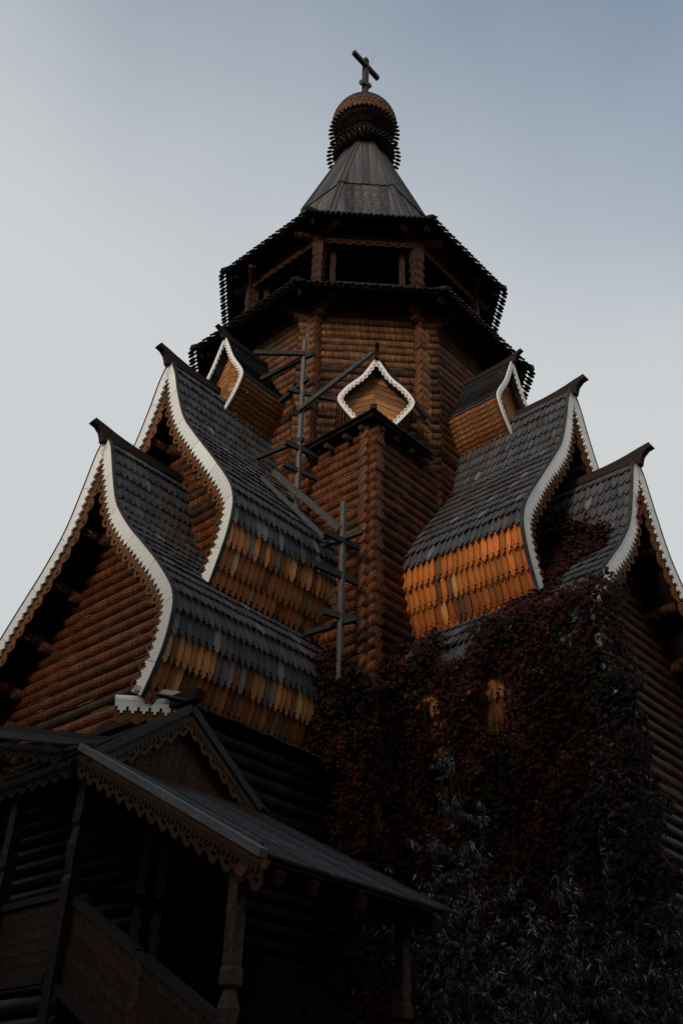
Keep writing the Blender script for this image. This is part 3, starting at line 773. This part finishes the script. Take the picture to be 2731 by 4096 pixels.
# main gable roof, ridge along dR
mb = MB(); t0, t1 = .2, GT + .14
board_plane(mb, PX(t1, RC, ZR + .1), PX(-3.2, RC, ZR + .1), PX(t1, RA + .12, ZB - .02), PX(-3.2, RA + .12, ZB - .02), .2, (.026, .025, .027))
board_plane(mb, PX(2.7, RC, ZR + .1), PX(t1, RC, ZR + .1), PX(2.7, RD - .12, ZB - .02), PX(t1, RD - .12, ZB - .02), .2, (.06, .06, .062))
proof = mb.build('porch_roof', M_SHING, porch)
mb = MB(); o = PX(1.0, RC, 7.5)
mb.prism([(0, .0), (-.12, .05), (-.1, .12), (.08, .2), (2.62, .22), (2.78, .17), (2.72, .0)], o + dL * .1, dR, UP, -dL, .2, (.04, .02, .018), grain='x'); mb.build('ridge_board', M_DARK, proof)
# gable end: rake boards, pierced trim, vertical planks
def pierced(mb, A, B, down, N, h, col, period=.3, th=.03, teeth=True):
    """strip hanging from the line A-B: saw-tooth row on top, round lobes with holes below"""
    d = (B - A); L = d.length; d.normalize(); st = .05; k = int(L / st)
    for i in range(k):
        ph = i % 6; x0, x1 = i * st, (i + 1) * st; p = A + d * x0; c = jit(col, .05)
        e = h * (.72, .86, .98, 1.0, .9, .66)[ph]; e1 = h * (.86, .98, 1.0, .9, .66, .72)[ph]
        q = lambda a, b, a1, b1: mb.prism([(0, a), (st, a1), (st, b1), (0, b)], p, d, down, N, th, c, grain='x')
        if ph in (2, 3): q(0, h * .5, 0, h * .5); q(h * .66, e, h * .66, e1)
        elif ph == 5: q(0, h * .42, 0, h * .42); q(h * .5, e, h * .5, e1)
        else: q(0, e, 0, e1)
    if teeth:
        k = int(L / .1)
        for i in range(k):
            p = A + d * (i * .1); mb.prism([(0, -.02), (.098, -.02), (.098, h * .16), (.049, h * .42), (0, h * .16)], p + N * th, d, down, N, .02, jit((col[0] * .8, col[1] * .8, col[2] * .8), .1), grain='x')
mb = MB()
AP0 = PX(GT + .16, RC, ZR + .08); AL = PX(GT + .16, RA + .06, ZB - .1); AR = PX(GT + .16, RD + .1, ZB - .02)
for q in (AL, AR):
    mb.beam(AP0 + UP * .02, q + UP * .02, .09, .13, (.06, .06, .064), up=UP); mb.beam(AP0 - UP * .1 - dR * .03, q - UP * .1 - dR * .03, .05, .12, (.06, .06, .065))
mb.build('rake_boards', M_GREY, proof)
mb = MB()
for q, sg in ((AL, 1), (AR, -1)):
    dd = (q - AP0).normalized(); pierced(mb, AP0 - UP * .16 - dR * .02, q - UP * .16 - dR * .02, -UP, dR * 1.0, .28, (.085, .06, .045) if sg > 0 else (.12, .06, .035))
mb.build('rake_lace', M_LACE, proof)
mb = MB(); x = RD + .15
while x < RA - .15:
    w = .15; zt = ZR - abs(x + w / 2 - RC) / (RA - RC) * (ZR - ZB) - .08
    if zt > ZB - .2: mb.prism([(0, 0), (w - .006, 0), (w - .006, zt - ZB + .35), (0, zt - ZB + .35)], PX(GT - .05 + rnd(0, .008), x, ZB - .35), dL, UP, dR, .03, jit((.07, .033, .018), .25))
    x += w
mb.build('gable_planks', M_PLANK, porch)
# stair roof: slopes down along dR
TB, ZBB = 7.5, 3.86
sl = (ZBB - ZB) / (TB - GT)
mb = MB(); N0 = 30
A_, B_, D_, C_ = PX(GT - .15, RA, ZB + .06), PX(TB, RA, ZBB + .06), PX(GT - .15, RD + .05, ZB + .06), PX(TB, RD - .15, ZBB + .06)
board_plane(mb, A_, D_, B_, C_, .19, (.06, .058, .06), th=.035)
sroof = mb.build('stair_roof', M_SHING, porch)
mb = MB()
mb.beam(PX(GT - .1, RA + .06, ZB + .1), PX(TB - .02, RA + .06, ZBB + .1), .15, .1, (.17, .17, .175)); mb.beam(PX(GT - .1, RA - .16, ZB + .12), PX(TB - .3, RA - .16, ZBB + .3), .06, .07, (.11, .11, .115))
mb.beam(PX(GT - .1, RA + .02, ZB - .03), PX(TB, RA + .02, ZBB - .03), .06, .1, (.22, .1, .04))
mb.build('eave_board', M_GREY, sroof)
mb = MB(); pierced(mb, PX(GT - .1, RA + .05, ZB - .06), PX(TB - .02, RA + .05, ZBB - .06), -UP, dL, .31, (.07, .031, .017)); mb.build('eave_lace', M_LACE, sroof)
mb = MB()
for r in (RA - .25, RC + .9, RC, RD + .3): mb.beam(PX(GT, r, ZB - .12), PX(TB - .05, r, ZBB - .12), .14, .16, (.06, .034, .022))
board_plane(mb, PX(GT, RA - .05, ZB + .01), PX(GT, RD + .1, ZB + .01), PX(TB - .03, RA - .05, ZBB + .01), PX(TB - .03, RD + .1, ZBB + .01), .3, (.05, .03, .02), th=.02)
mb.log(PX(TB - .35, RA + .1, ZBB - .02), PX(TB - .35, RD - .1, ZBB - .02), .1, jit(LOG_OLD, .1), LOG_END); mb.build('roof_beams', M_DARK, sroof)
# landing eave lace on the outer side and front gable roof over the landing
mb = MB(); pierced(mb, PX(-3.0, RA + .1, ZB - .1), PX(GT - .15, RA + .1, ZB - .1), -UP, dL, .28, (.016, .0095, .008)); mb.build('landing_lace', M_LACE, porch)
mb = MB(); board_plane(mb, PX(2.95, RA + .05, 6.32), PX(2.95, RC, 6.9), PX(-2.0, RA + .05, 7.75), PX(-2.0, RC, 8.4), .2, (.018, .017, .018)); fr = mb.build('front_gable_roof', M_SHING, porch)
mb = MB(); pierced(mb, PX(-2.0, RA + .12, 7.66), PX(2.95, RA + .12, 6.24), -UP, dL, .26, (.016, .0095, .008)); mb.build('front_gable_lace', M_LACE, fr)
# posts
def turned_post(name, t, r, z0, z1, w, blocky, col, label=None):
    mb = MB(); H = z1 - z0
    shape = blocky; prev = None
    for k, ww in shape:
        z = z0 + H * k; ring = [PX(t, r, z) + dR * (w * ww * i) + dL * (w * ww * j) for i, j in ((-1, -1), (1, -1), (1, 1), (-1, 1))]
        if prev: mb.hexa(prev + ring, jit(col, .06))
        prev = ring
    return mb.build(name, M_PLANK, porch, label)
shape = [(0, 1), (.12, 1), (.13, 1.25), (.16, 1.25), (.17, .7), (.26, 1.25), (.3, .65), (.31, 1.15), (.36, 1.15), (.37, .6), (.46, 1.2), (.52, .65), (.53, 1.2), (.57, 1.2), (.58, .6), (.66, 1.1), (.7, .6), (.71, 1.15), (.74, 1.15), (.75, .95), (1, .95)]
turned_post('carved_post', GT - .1, RA - .15, ZG, ZB - .1, .1, [(0, 1), (.5, 1), (.72, 1), (.73, 1.1), (.75, 1.1), (.76, .8), (.82, 1.1), (.86, .75), (.87, 1.0), (.89, 1.0), (.9, .9), (1, .9)], (.024, .013, .01))
turned_post('carved_post', TB - .62, RA - .12, ZG, ZBB + .2, .085, shape, (.075, .043, .028))
turned_post('carved_post', TB - .62, RD + .35, ZG, ZBB + .2, .085, shape, (.075, .043, .028))
turned_post('carved_post', 1.55, RA - .1, ZG, ZB - .1, .1, [(0, 1), (.66, 1), (.67, 1.1), (.7, 1.1), (.71, .8), (.77, 1.05), (.8, .75), (.81, 1.0), (.84, 1.0), (.85, .9), (1, .9)], (.024, .013, .01))
turned_post('corner_post', GT - .1, RD + .3, ZG, ZB - .1, .1, [(0, 1), (1, 1)], (.02, .011, .009))
# balustrades: sloping boarded panels along the stair, level ones round the landing
def panel(name, ta, za, tb, zb, r, h, m, rails=True):
    mb = MB(); n = 6
    for i in range(n):
        h0, h1 = h * i / n, h * (i + 1) / n - .008
        a0, a1 = PX(ta, r, za - h + h0), PX(ta, r, za - h + h1); b0, b1 = PX(tb, r, zb - h + h0), PX(tb, r, zb - h + h1); o = dL * (.03 + rnd(0, .012))
        mb.hexa([a0, a0 + o, a1 + o, a1] + [b0, b0 + o, b1 + o, b1], jit((.05, .02, .0105), .25))
    p = mb.build(name, M_PLANK, porch)
    mb = MB(); mb.beam(PX(ta, r, za + .05), PX(tb, r, zb + .05), .15, .1, (.03, .025, .024)); mb.build('handrail', M_GREY, p); mb = MB(); mb.beam(PX(ta, r + .04, za - h - .05), PX(tb, r + .04, zb - h - .05), .12, .12, (.03, .02, .017)); mb.build('bottom_rail', M_GREY, p)
    return p
rs = -.535
zt = lambda t: 3.98 + rs * (t - 3.4)
panel('stair_balustrade', 3.45, zt(3.45), 5.02, zt(5.02), RA - .2, 1.05, 1); panel('stair_balustrade', 5.14, zt(5.14), 6.75, zt(6.75), RA - .2, 1.05, 1)
mb = MB(); mb.beam(PX(5.08, RA - .17, zt(5.08) - 1.2), PX(5.08, RA - .17, zt(5.08) + .08), .13, .13, (.1, .05, .03)); mb.build('newel_post', M_PLANK, porch)
panel('stair_balustrade', 3.45, zt(3.45), 5.02, zt(5.02), RD + .35, 1.05, 1); panel('stair_balustrade', 5.14, zt(5.14), 6.75, zt(6.75), RD + .35, 1.05, 1)
panel('landing_balustrade', -3, 4.05, 1.42, 4.05, RA - .15, 1.0, 1); panel('landing_balustrade', 1.68, 4.05, 3.15, 4.05, RA - .15, 1.0, 1)
mb = MB(); mb.beam(PX(GT - .1, RA - .2, 4.25), PX(GT - .1, RD + .3, 4.25), .13, .15, (.024, .013, .01)); mb.build('tie_rail', M_PLANK, porch)
mb = MB()
board_plane(mb, PX(-3, RA - .3, 2.9), PX(GT, RA - .3, 2.9), PX(-3, WL_ + .1, 2.9), PX(GT, WL_ + .1, 2.9), .2, (.07, .04, .026)); mb.build('landing_floor', M_PLANK, porch)
mb = MB()
for i in range(21):
    t = GT + .1 + i * .32; z = 2.75 - i * .172
    if z < ZG: break
    mb.hexa([PX(t, RA - .3, z), PX(t + .36, RA - .3, z), PX(t + .36, RA - .3, z + .05), PX(t, RA - .3, z + .05)] + [PX(t, RD + .4, z), PX(t + .36, RD + .4, z), PX(t + .36, RD + .4, z + .05), PX(t, RD + .4, z + .05)], jit((.07, .045, .03), .2))
mb.build('stair_treads', M_PLANK, porch)
mb = MB(); z = ZG + .15
while z < 2.8:
    mb.log(PX(-3, RA - .22, z), PX(GT + .1, RA - .22, z), .14, shadelog(), shadelog()); mb.log(PX(GT - .1, RA - .1, z + .13), PX(GT - .1, RD + .2, z + .13), .14, shadelog(), shadelog()); z += .265
mb.build('porch_base', M_LOG, porch)

# ------------------------------------------------------------------ creeper
LEAFC = [((.055, .012, .014), 5), ((.035, .011, .013), 6), ((.024, .02, .013), 6), ((.017, .022, .014), 4), ((.12, .036, .014), 1.0), ((.17, .085, .022), .35), ((.08, .011, .016), 2.2), ((.034, .02, .016), 4)]
def pick(pal):
    r = rnd(0, sum(w for _, w in pal))
    for c, w in pal:
        r -= w
        if r <= 0: return c
    return pal[-1][0]
def leaf(mb, p, nrm, size, col, droop=.7):
    down = V((rnd(-.6, .6), rnd(-.6, .6), -droop - rnd(0, .6))); n = (nrm + V((rnd(-.8, .8), rnd(-.8, .8), rnd(-.5, .8)))).normalized()
    y = (down - n * down.dot(n))
    if y.length < .05: return
    y.normalize(); x = y.cross(n); b = len(mb.v); s = size
    fold = rnd(.05, .3) * s
    pts = [p, p + x * (.34 * s) + y * (.2 * s) - n * fold * .6, p + x * (.46 * s) + y * (.52 * s) - n * fold, p + x * (.2 * s) + y * (.85 * s) - n * fold * .4, p + y * (1.12 * s), p - x * (.2 * s) + y * (.85 * s) - n * fold * .4, p - x * (.46 * s) + y * (.52 * s) - n * fold, p - x * (.34 * s) + y * (.2 * s) - n * fold * .6]
    mb.v += [tuple(q) for q in pts]; u = [(0, 0)] * 5
    mb.face([b, b + 1, b + 2, b + 3, b + 4], u, col); mb.face([b, b + 4, b + 5, b + 6, b + 7], u, jit(col, .12))
def inpoly(x, y, P):
    r = False; j = len(P) - 1
    for i in range(len(P)):
        if (P[i][1] > y) != (P[j][1] > y) and x < (P[j][0] - P[i][0]) * (y - P[i][1]) / (P[j][1] - P[i][1]) + P[i][0]: r = not r
        j = i
    return r
def nz(x, y, s=1.0): return (math.sin(x * 1.7 * s + 1.3) * math.cos(y * 2.1 * s + .4) + .6 * math.sin(x * 4.1 * s - y * 3.3 * s) + .4 * math.cos(x * 7.7 * s + y * 6.1 * s)) / 2
def patch(mb, poly, surf, nrm, count, thick, holes=(), size=(.09, .17), dark=None, edge=.18):
    xs = [p[0] for p in poly]; ys = [p[1] for p in poly]; k = 0; tries = 0
    while k < count and tries < count * 12:
        tries += 1; x, y = rnd(min(xs), max(xs)), rnd(min(ys), max(ys))
        jx, jy = x + edge * nz(x * 3, y * 3) + rnd(-.1, .1), y + edge * nz(y * 3, x * 3) + rnd(-.1, .1)
        if not inpoly(jx, jy, poly): continue
        if any(((x - hx) / hw) ** 2 + ((y - hy) / hh) ** 2 < rnd(.6, 1.15) for hx, hy, hw, hh in holes): continue
        g = nz(x * 1.4, y * 1.4)
        if g < -.45 and random.random() < .75: continue
        d = thick * (.35 + .65 * (.5 + .5 * g)) * random.random() ** .6
        p = surf(x, y, d); hh = nz(x * .9 + 2, y * .8 - 1) + .5 * nz(x * 2.3, y * 2.1 + 4) + rnd(-.45, .45)
        c = (.054, .012, .0115) if hh > .45 else (.038, .012, .011) if hh > -.1 else (.027, .0135, .011) if hh > -.55 else (.014, .0125, .009)
        q = random.random()
        if q < .022: c = (.10, .032, .012)
        elif q < .03: c = (.13, .065, .018)
        h = nz(x * .8 + 5, y * .7)
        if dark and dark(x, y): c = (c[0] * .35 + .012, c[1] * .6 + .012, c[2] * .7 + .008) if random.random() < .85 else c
        leaf(mb, p, nrm, size[0] + (size[1] - size[0]) * 1.5 * random.random() ** 2, jit(c, .3, .1)); k += 1
def vines(mb, surf, starts, L):
    for x, y in starts:
        pts = []; xx = x
        for i in range(12): pts.append(surf(xx, y - L * i / 11, .12 + .1 * math.sin(i * .8 + x))); xx += rnd(-.06, .06)
        mb.tube(pts, .012, .008, (.05, .035, .025), n=5)
# main creeper: hangs over the lower right arm's flank
def surf_flank(r, z, d):
    w = profLR.maxw_above(z) if z < 9.6 else profLR.w(z) + .06
    if z < 8.6: w = max(WS + .35, w - .16 * (8.6 - z) * .6)
    return dR * r + tang(dR) * (-(w + .04 + d) + .12) + UP * z
polyF = [(3.6, 10.15), (4.3, 10.3), (4.7, 10.55), (5.2, 10.1), (5.8, 9.75), (6.5, 10.5), (7.4, 10.35), (8.35, 10.2), (8.75, 10.55), (9.05, 10.05), (8.95, 8.9), (9.2, 8.1), (9.15, 7.0), (9.25, 5.9), (9.4, 4.8), (9.6, 2.0), (9.6, ZG), (3.6, ZG)]
creeper = thing('creeper', dR * 6.5 + dL * 3.3 + UP * ZG, 'largest dark red creeper draped down the flank of the right arm', 'creeper', 'red creepers climbing the church')
mb = MB()
HOL = [(6.5, 8.4, .34, .75), (5.05, 8.5, .2, .6), (5.1, 7.5, .3, .45), (5.35, 6.75, .42, .42), (4.25, 10.0, .35, .3), (5.75, 9.75, .45, .35)]
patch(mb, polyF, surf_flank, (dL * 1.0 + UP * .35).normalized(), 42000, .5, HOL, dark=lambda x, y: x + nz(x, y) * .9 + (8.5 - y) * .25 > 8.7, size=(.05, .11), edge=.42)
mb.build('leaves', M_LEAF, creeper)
mb = MB(); vines(mb, surf_flank, [(rnd(4, 9.2), rnd(3.5, 9.5)) for _ in range(80)], 2.6); mb.build('stems', M_DARK, creeper)
# front clump spilling over the verge on to the gable wall
mb = MB()
def surf_gab(w, z, d): return dR * (RFL + .1 + d * 1.2) + tang(dR) * (w + .12) + UP * z
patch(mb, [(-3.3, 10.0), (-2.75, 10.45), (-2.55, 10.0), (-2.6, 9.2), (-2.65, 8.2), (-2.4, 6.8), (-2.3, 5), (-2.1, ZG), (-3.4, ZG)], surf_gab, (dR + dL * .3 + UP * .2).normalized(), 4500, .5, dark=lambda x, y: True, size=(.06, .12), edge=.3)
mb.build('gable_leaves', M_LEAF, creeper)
# corner creeper
corner = thing('creeper', dL * 4.3 + dR * 3.6 + UP * ZG, 'brown red creeper covering the square log corner behind the shorter pole', 'creeper', 'red creepers climbing the church')
mb = MB()
patch(mb, [(1.9, 8.3), (2.1, 10.2), (2.4, 10.5), (3.0, 10.25), (3.4, 9.85), (3.9, 9.55), (4.3, 9.0), (4.4, ZG), (3.45, ZG), (3.45, 7.3), (2.9, 7.5), (2.3, 7.7)], lambda x, y, d: dL * (4.16 + d + (.9 - (x - 1.9) * .6 if x < 3.0 and y > 7.4 else 0)) + dR * x + UP * y, (dL + UP * .3).normalized(), 9000, .3, size=(.07, .13))
patch(mb, [(3.2, ZG), (4.4, ZG), (4.4, 8.6), (4.1, 9.1), (3.9, 9.6), (3.5, 9.9), (3.2, 10)], lambda x, y, d: dR * (4.16 + d) + dL * x + UP * y, (dR + dL * .6 + UP * .3).normalized(), 4500, .3, size=(.07, .13))
patch(mb, [(3.0, 9.45), (2.95, 8.87), (2.85, 8.2), (3.2, 7.6), (4.1, 7.2), (4.2, ZG), (4.6, ZG), (4.6, 7.0), (4.7, 8.7), (4.3, 9.2), (3.8, 9.5), (3.35, 9.7)], lambda x, y, d: dL * (4.45 + d) + dR * x + UP * y, (dL + UP * .4).normalized(), 9000, .6, size=(.06, .12), edge=.3)
mb.build('leaves', M_LEAF, corner)
# creeper in the valley between the two right barrel roofs
valley = thing('creeper', dR * 7.0 + dL * 2.2 + UP * 10.8, 'small dark red creeper filling the valley between two right barrel roofs', 'creeper', 'red creepers climbing the church')
mb = MB()
patch(mb, [(6.35, 10.8), (6.35, 13.6), (6.9, 14.0), (7.15, 13.4), (7.45, 13.3), (7.9, 13.0), (8.25, 12.8), (8.2, 12.0), (7.6, 11.75), (7.4, 11.3), (7.75, 10.9), (7.3, 10.5)], lambda x, y, d: dR * x + tang(dR) * (-(profLR.w(y) + .05 + d) + .12) + UP * y, (dL + UP * .8).normalized(), 4200, .3, size=(.07, .12))
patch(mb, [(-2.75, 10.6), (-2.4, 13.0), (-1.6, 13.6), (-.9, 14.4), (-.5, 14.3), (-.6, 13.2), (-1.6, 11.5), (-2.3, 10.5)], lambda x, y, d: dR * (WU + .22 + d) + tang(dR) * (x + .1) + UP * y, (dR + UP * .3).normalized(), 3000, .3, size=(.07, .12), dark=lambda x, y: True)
for _ in range(26):
    z = rnd(12.9, 13.9); leaf(mb, dR * (RFL + .1) + tang(dR) * (-profLR.w(z) + .28 + rnd(-.05, .05)) + UP * z, dR, rnd(.08, .13), jit((.10, .012, .02), .3))
mb.build('leaves', M_LEAF, valley)
# dark window on the overgrown flank with its small hood
t_ = tang(dR); wx = -(WS + .25) + .12
mb = MB(); o = dR * 5.0 + t_ * wx + UP * 6.35
mb.prism([(0, 0), (.75, 0), (.75, .85), (0, .85)], o, dR, UP, t_, .05, (.012, .01, .01)); win = mb.build('window', M_DARK, church)
mb = MB(); mb.beam(o + dR * -.12 + UP * .92 - t_ * .12, o + dR * .9 + UP * .92 - t_ * .12, .3, .05, (.06, .05, .045)); mb.beam(o + dR * -.05 - t_ * .04, o + dR * -.05 + UP * .9 - t_ * .04, .1, .1, (.08, .04, .02)); mb.beam(o + dR * .8 - t_ * .04, o + dR * .8 + UP * .9 - t_ * .04, .1, .1, (.08, .04, .02)); mb.build('window_frame', M_PLANK, win)

# ------------------------------------------------------------------ silver-leaved trees
SILV = [((.06, .07, .065), 5), ((.028, .036, .031), 6), ((.12, .135, .125), 2), ((.3, .32, .3), .7)]
def narrow_leaf(mb, p, d, size, col):
    d = d.normalized(); x = d.cross(V((rnd(-1, 1), rnd(-1, 1), rnd(-1, 1)))).normalized(); n = d.cross(x); b = len(mb.v); w = size * rnd(.075, .12)
    pts = [p, p + d * size * .45 + x * w, p + d * size + n * size * rnd(-.2, .2) + UP * (-.15 * size), p + d * size * .45 - x * w]
    mb.v += [tuple(q) for q in pts]; u = [(0, 0)] * 4; mb.face([b, b + 1, b + 2, b + 3], u, col)
def silver_tree(base, tips, label, seed, dens=1.0, bright=1.0):
    random.seed(seed); base = V(base)
    o = thing('silver_leaved_tree', base, label, 'tree', 'silver leaved trees below the creeper')
    mt = MB(); ml = MB()
    def twig(a, dirn, L, k):
        pts = [a]; d = dirn.normalized()
        for i in range(6): d = (d + V((rnd(-.18, .18), rnd(-.18, .18), rnd(-.1, .05)))).normalized(); pts.append(pts[-1] + d * (L / 6))
        mt.tube(pts, .008, .003, (.03, .027, .022), n=4)
        n = int(L / .02 * dens)
        for i in range(n):
            f = i / n * 5.99; j = int(f); p = pts[j].lerp(pts[j + 1], f - j); ld = V((rnd(-.7, .7), rnd(-.7, .7), rnd(-1.3, -.1))) + d * .55
            cc = jit(pick(SILV), .25, .03); narrow_leaf(ml, p, ld, rnd(.07, .14), tuple(min(.5, q * bright) for q in cc))
    for tip in tips:
        tip = V(tip); pts = []; mid = base.lerp(tip, .5) + V((rnd(-.3, .3), rnd(-.3, .3), 0)); 
        for i in range(13):
            k = i / 12; pts.append(base.lerp(mid, k).lerp(mid.lerp(tip, k), k) + V((rnd(-.04, .04), rnd(-.04, .04), 0)))
        mt.tube(pts, .035, .005, (.022, .02, .017), n=6)
        H = (tip - base).length
        for i in range(4, 12):
            k = (12 - i) / 8
            for _ in range(int(rnd(3, 5.6))):
                a = rnd(0, 6.28); dd = V((math.cos(a), math.sin(a), rnd(.15, .9)))
                twig(pts[i], dd, rnd(.22, .42) + .5 * k, 0)
        dd = (pts[-1] - pts[-2]).normalized(); twig(pts[-2], dd, .25, 0)
        for i in (8, 9, 10, 11):
            for _ in range(2): a = rnd(0, 6.28); twig(pts[i].lerp(pts[i + 1], random.random()), V((math.cos(a) * .8, math.sin(a) * .8, .7)), rnd(.14, .24), 0)
    mt.build('stems', M_DARK, o); ml.build('leaves', M_SILVER, o)
    return o
silver_tree((1.35, -8.43, ZG), [(1.24, -8.30, 7.12), (0.78, -8.55, 5.68), (1.67, -8.68, 6.13), (0.14, -8.55, 4.85), (0.46, -8.04, 4.53), (1.16, -8.94, 5.17), (2.06, -8.55, 5.04), (1.67, -7.78, 4.91), (0.97, -7.91, 4.27), (2.32, -8.81, 4.40)], 'tallest silver leaved tree with one shoot rising in front of the creeper', 3, 1.1, 1.7)
silver_tree((2.44, -10.64, ZG), [(2.44, -10.42, 4.59), (2.16, -10.76, 4.36), (1.99, -10.98, 3.63), (2.78, -10.42, 3.74), (3.12, -10.64, 3.40), (1.65, -10.87, 3.18), (2.55, -11.09, 3.29)], 'medium silver leaved tree with two arching shoots, between its neighbours', 4, .7)
silver_tree((3.75, -10.31, ZG), [(3.86, -10.20, 4.39), (3.53, -10.54, 3.94), (4.20, -10.31, 3.94), (3.30, -10.76, 3.27), (3.86, -10.87, 3.04)], 'silver leaved tree cut off by the right edge of the photo', 5, .6)
random.seed(11)

# ------------------------------------------------------------------ ground
me = bpy.data.meshes.new('ground'); R = 900; me.from_pydata([(-R, -R, ZG), (R, -R, ZG), (R, R, ZG), (-R, R, ZG)], [], [(0, 1, 2, 3)]); me.materials.append(M_GROUND)
g = bpy.data.objects.new('ground', me); C.objects.link(g); g['kind'] = 'structure'

# ------------------------------------------------------------------ unseen buildings added around the viewer to shade the lower church
def shade_building(name, a, b, depth, h, ridge, label):
    a = V(a); b = V(b); d = (b - a).normalized(); L = (b - a).length; n = V((-d.y, d.x, 0))
    o = thing(name, (a + b) / 2 + UP * ZG, label, 'shade building')
    mb = MB(); P = lambda x, y, z: a + d * x + n * y + UP * (z + ZG)
    mb.hexa([P(0, 0, 0), P(0, depth, 0), P(0, depth, h), P(0, 0, h)] + [P(L, 0, 0), P(L, depth, 0), P(L, depth, h), P(L, 0, h)], (.10, .05, .025)); mb.build('wall', M_LOG, o)
    mb = MB()
    mb.prism([(-1, h - .5), (depth / 2, ridge), (depth + 1, h - .5), (depth / 2, ridge - .4)], P(-1, 0, 0), n, UP, d, L + 2, (.06, .055, .055)); mb.build('roof', M_SHING, o)
    for f in range(2):
        for i in range(int(L / 5)):
            x = 2.5 + i * 5
            mb = MB(); mb.prism([(0, 0), (1.2, 0), (1.2, 1.7), (0, 1.7)], P(x, 0, 2 + f * 4.5), d, UP, -n, .08, (.02, .02, .025)); w = mb.build('window', M_DARK, o)
            mb = MB(); mb.beam(P(x - .15, -.12, 1.9 + f * 4.5), P(x + 1.35, -.12, 1.9 + f * 4.5), .2, .12, (.5, .48, .45)); mb.build('sill', M_WHITE, w)
SURR = True
if SURR:
    shade_building('shade_range', (40, -38, 0), (-56, -38, 0), 12, 19, 26, 'long unseen range added behind the viewer to shade the lower church')
    shade_building('shade_range', (-27, -38, 0), (-27, 12, 0), 12, 13, 17, 'unseen range added on the left to shade the lower church')
    shade_building('shade_range', (27, 12, 0), (27, -38, 0), 12, 10, 13, 'unseen range added on the right to shade the lower church')

# ------------------------------------------------------------------ world and sun
SUN_EL, SUN_AZ = math.radians(19), math.radians(213)     # azimuth clockwise from +y, seen from above
w = bpy.data.worlds.new('World'); bpy.context.scene.world = w; w.use_nodes = True
N = w.node_tree.nodes; L = w.node_tree.links; bg = N['Background']
sky = N.new('ShaderNodeTexSky'); sky.sky_type = 'NISHITA'; sky.sun_disc = False; sky.sun_elevation = SUN_EL; sky.sun_rotation = SUN_AZ
sky.air_density = 1.0; sky.dust_density = 3.0; sky.ozone_density = 1.0; sky.altitude = 100
hs = N.new('ShaderNodeHueSaturation'); hs.inputs['Saturation'].default_value = 1.0; hs.inputs['Value'].default_value = .55; hs.inputs['Hue'].default_value = .488
L.new(sky.outputs[0], hs.inputs['Color'])
# thin evening haze: thick towards the horizon and the sun side, clear overhead
tc = N.new('ShaderNodeTexCoord'); dp = N.new('ShaderNodeVectorMath'); dp.operation = 'DOT_PRODUCT'; dp.inputs[1].default_value = (.17, -.02, 1)
L.new(tc.outputs['Generated'], dp.inputs[0])
nz_ = N.new('ShaderNodeTexNoise'); nz_.inputs['Scale'].default_value = 2.2; nz_.inputs['Detail'].default_value = 5; L.new(tc.outputs['Generated'], nz_.inputs['Vector'])
ad = N.new('ShaderNodeMath'); ad.operation = 'MULTIPLY_ADD'; ad.inputs[1].default_value = .16; L.new(nz_.outputs['Fac'], ad.inputs[0]); L.new(dp.outputs['Value'], ad.inputs[2])
mr = N.new('ShaderNodeMapRange'); mr.interpolation_type = 'SMOOTHSTEP'; mr.inputs['From Min'].default_value = 1.10; mr.inputs['From Max'].default_value = .72; L.new(ad.outputs[0], mr.inputs['Value'])
mx = N.new('ShaderNodeMix'); mx.data_type = 'RGBA'; L.new(mr.outputs[0], mx.inputs['Factor']); L.new(hs.outputs[0], mx.inputs['A']); mx.inputs['B'].default_value = (1.76, 1.83, 1.87, 1)
L.new(mx.outputs['Result'], bg.inputs[0]); bg.inputs['Strength'].default_value = .15
sd = bpy.data.lights.new('sun', 'SUN'); sd.energy = .8; sd.angle = math.radians(12); sd.color = (1, .88, .74)
so = bpy.data.objects.new('sun', sd); C.objects.link(so)
sdir = V((math.sin(SUN_AZ) * math.cos(SUN_EL), math.cos(SUN_AZ) * math.cos(SUN_EL), math.sin(SUN_EL)))
so.rotation_euler = sdir.to_track_quat('Z', 'Y').to_euler()

# ------------------------------------------------------------------ camera
cx, cy, cz, yaw, pit, rol = -1.384, -24.179, .778, .040, .594, .032
fw = V((math.sin(yaw) * math.cos(pit), math.cos(yaw) * math.cos(pit), math.sin(pit))); rt = V((math.cos(yaw), -math.sin(yaw), 0)); up = rt.cross(fw)
r2 = rt * math.cos(rol) + up * math.sin(rol); u2 = -rt * math.sin(rol) + up * math.cos(rol)
cd_ = bpy.data.cameras.new('camera'); cam = bpy.data.objects.new('camera', cd_); C.objects.link(cam)
cam.matrix_world = Matrix(((r2.x, u2.x, -fw.x, cx), (r2.y, u2.y, -fw.y, cy), (r2.z, u2.z, -fw.z, cz), (0, 0, 0, 1)))
cd_.sensor_fit = 'HORIZONTAL'; cd_.sensor_width = 24; cd_.lens = 24 * 2287 / 1568; cd_.clip_end = 3000
sc = bpy.context.scene; sc.camera = cam
sc.view_settings.view_transform = 'Standard'; sc.view_settings.look = 'None'; sc.view_settings.gamma = 1; sc.view_settings.use_curve_mapping = False
sc.view_settings.exposure = 1.2
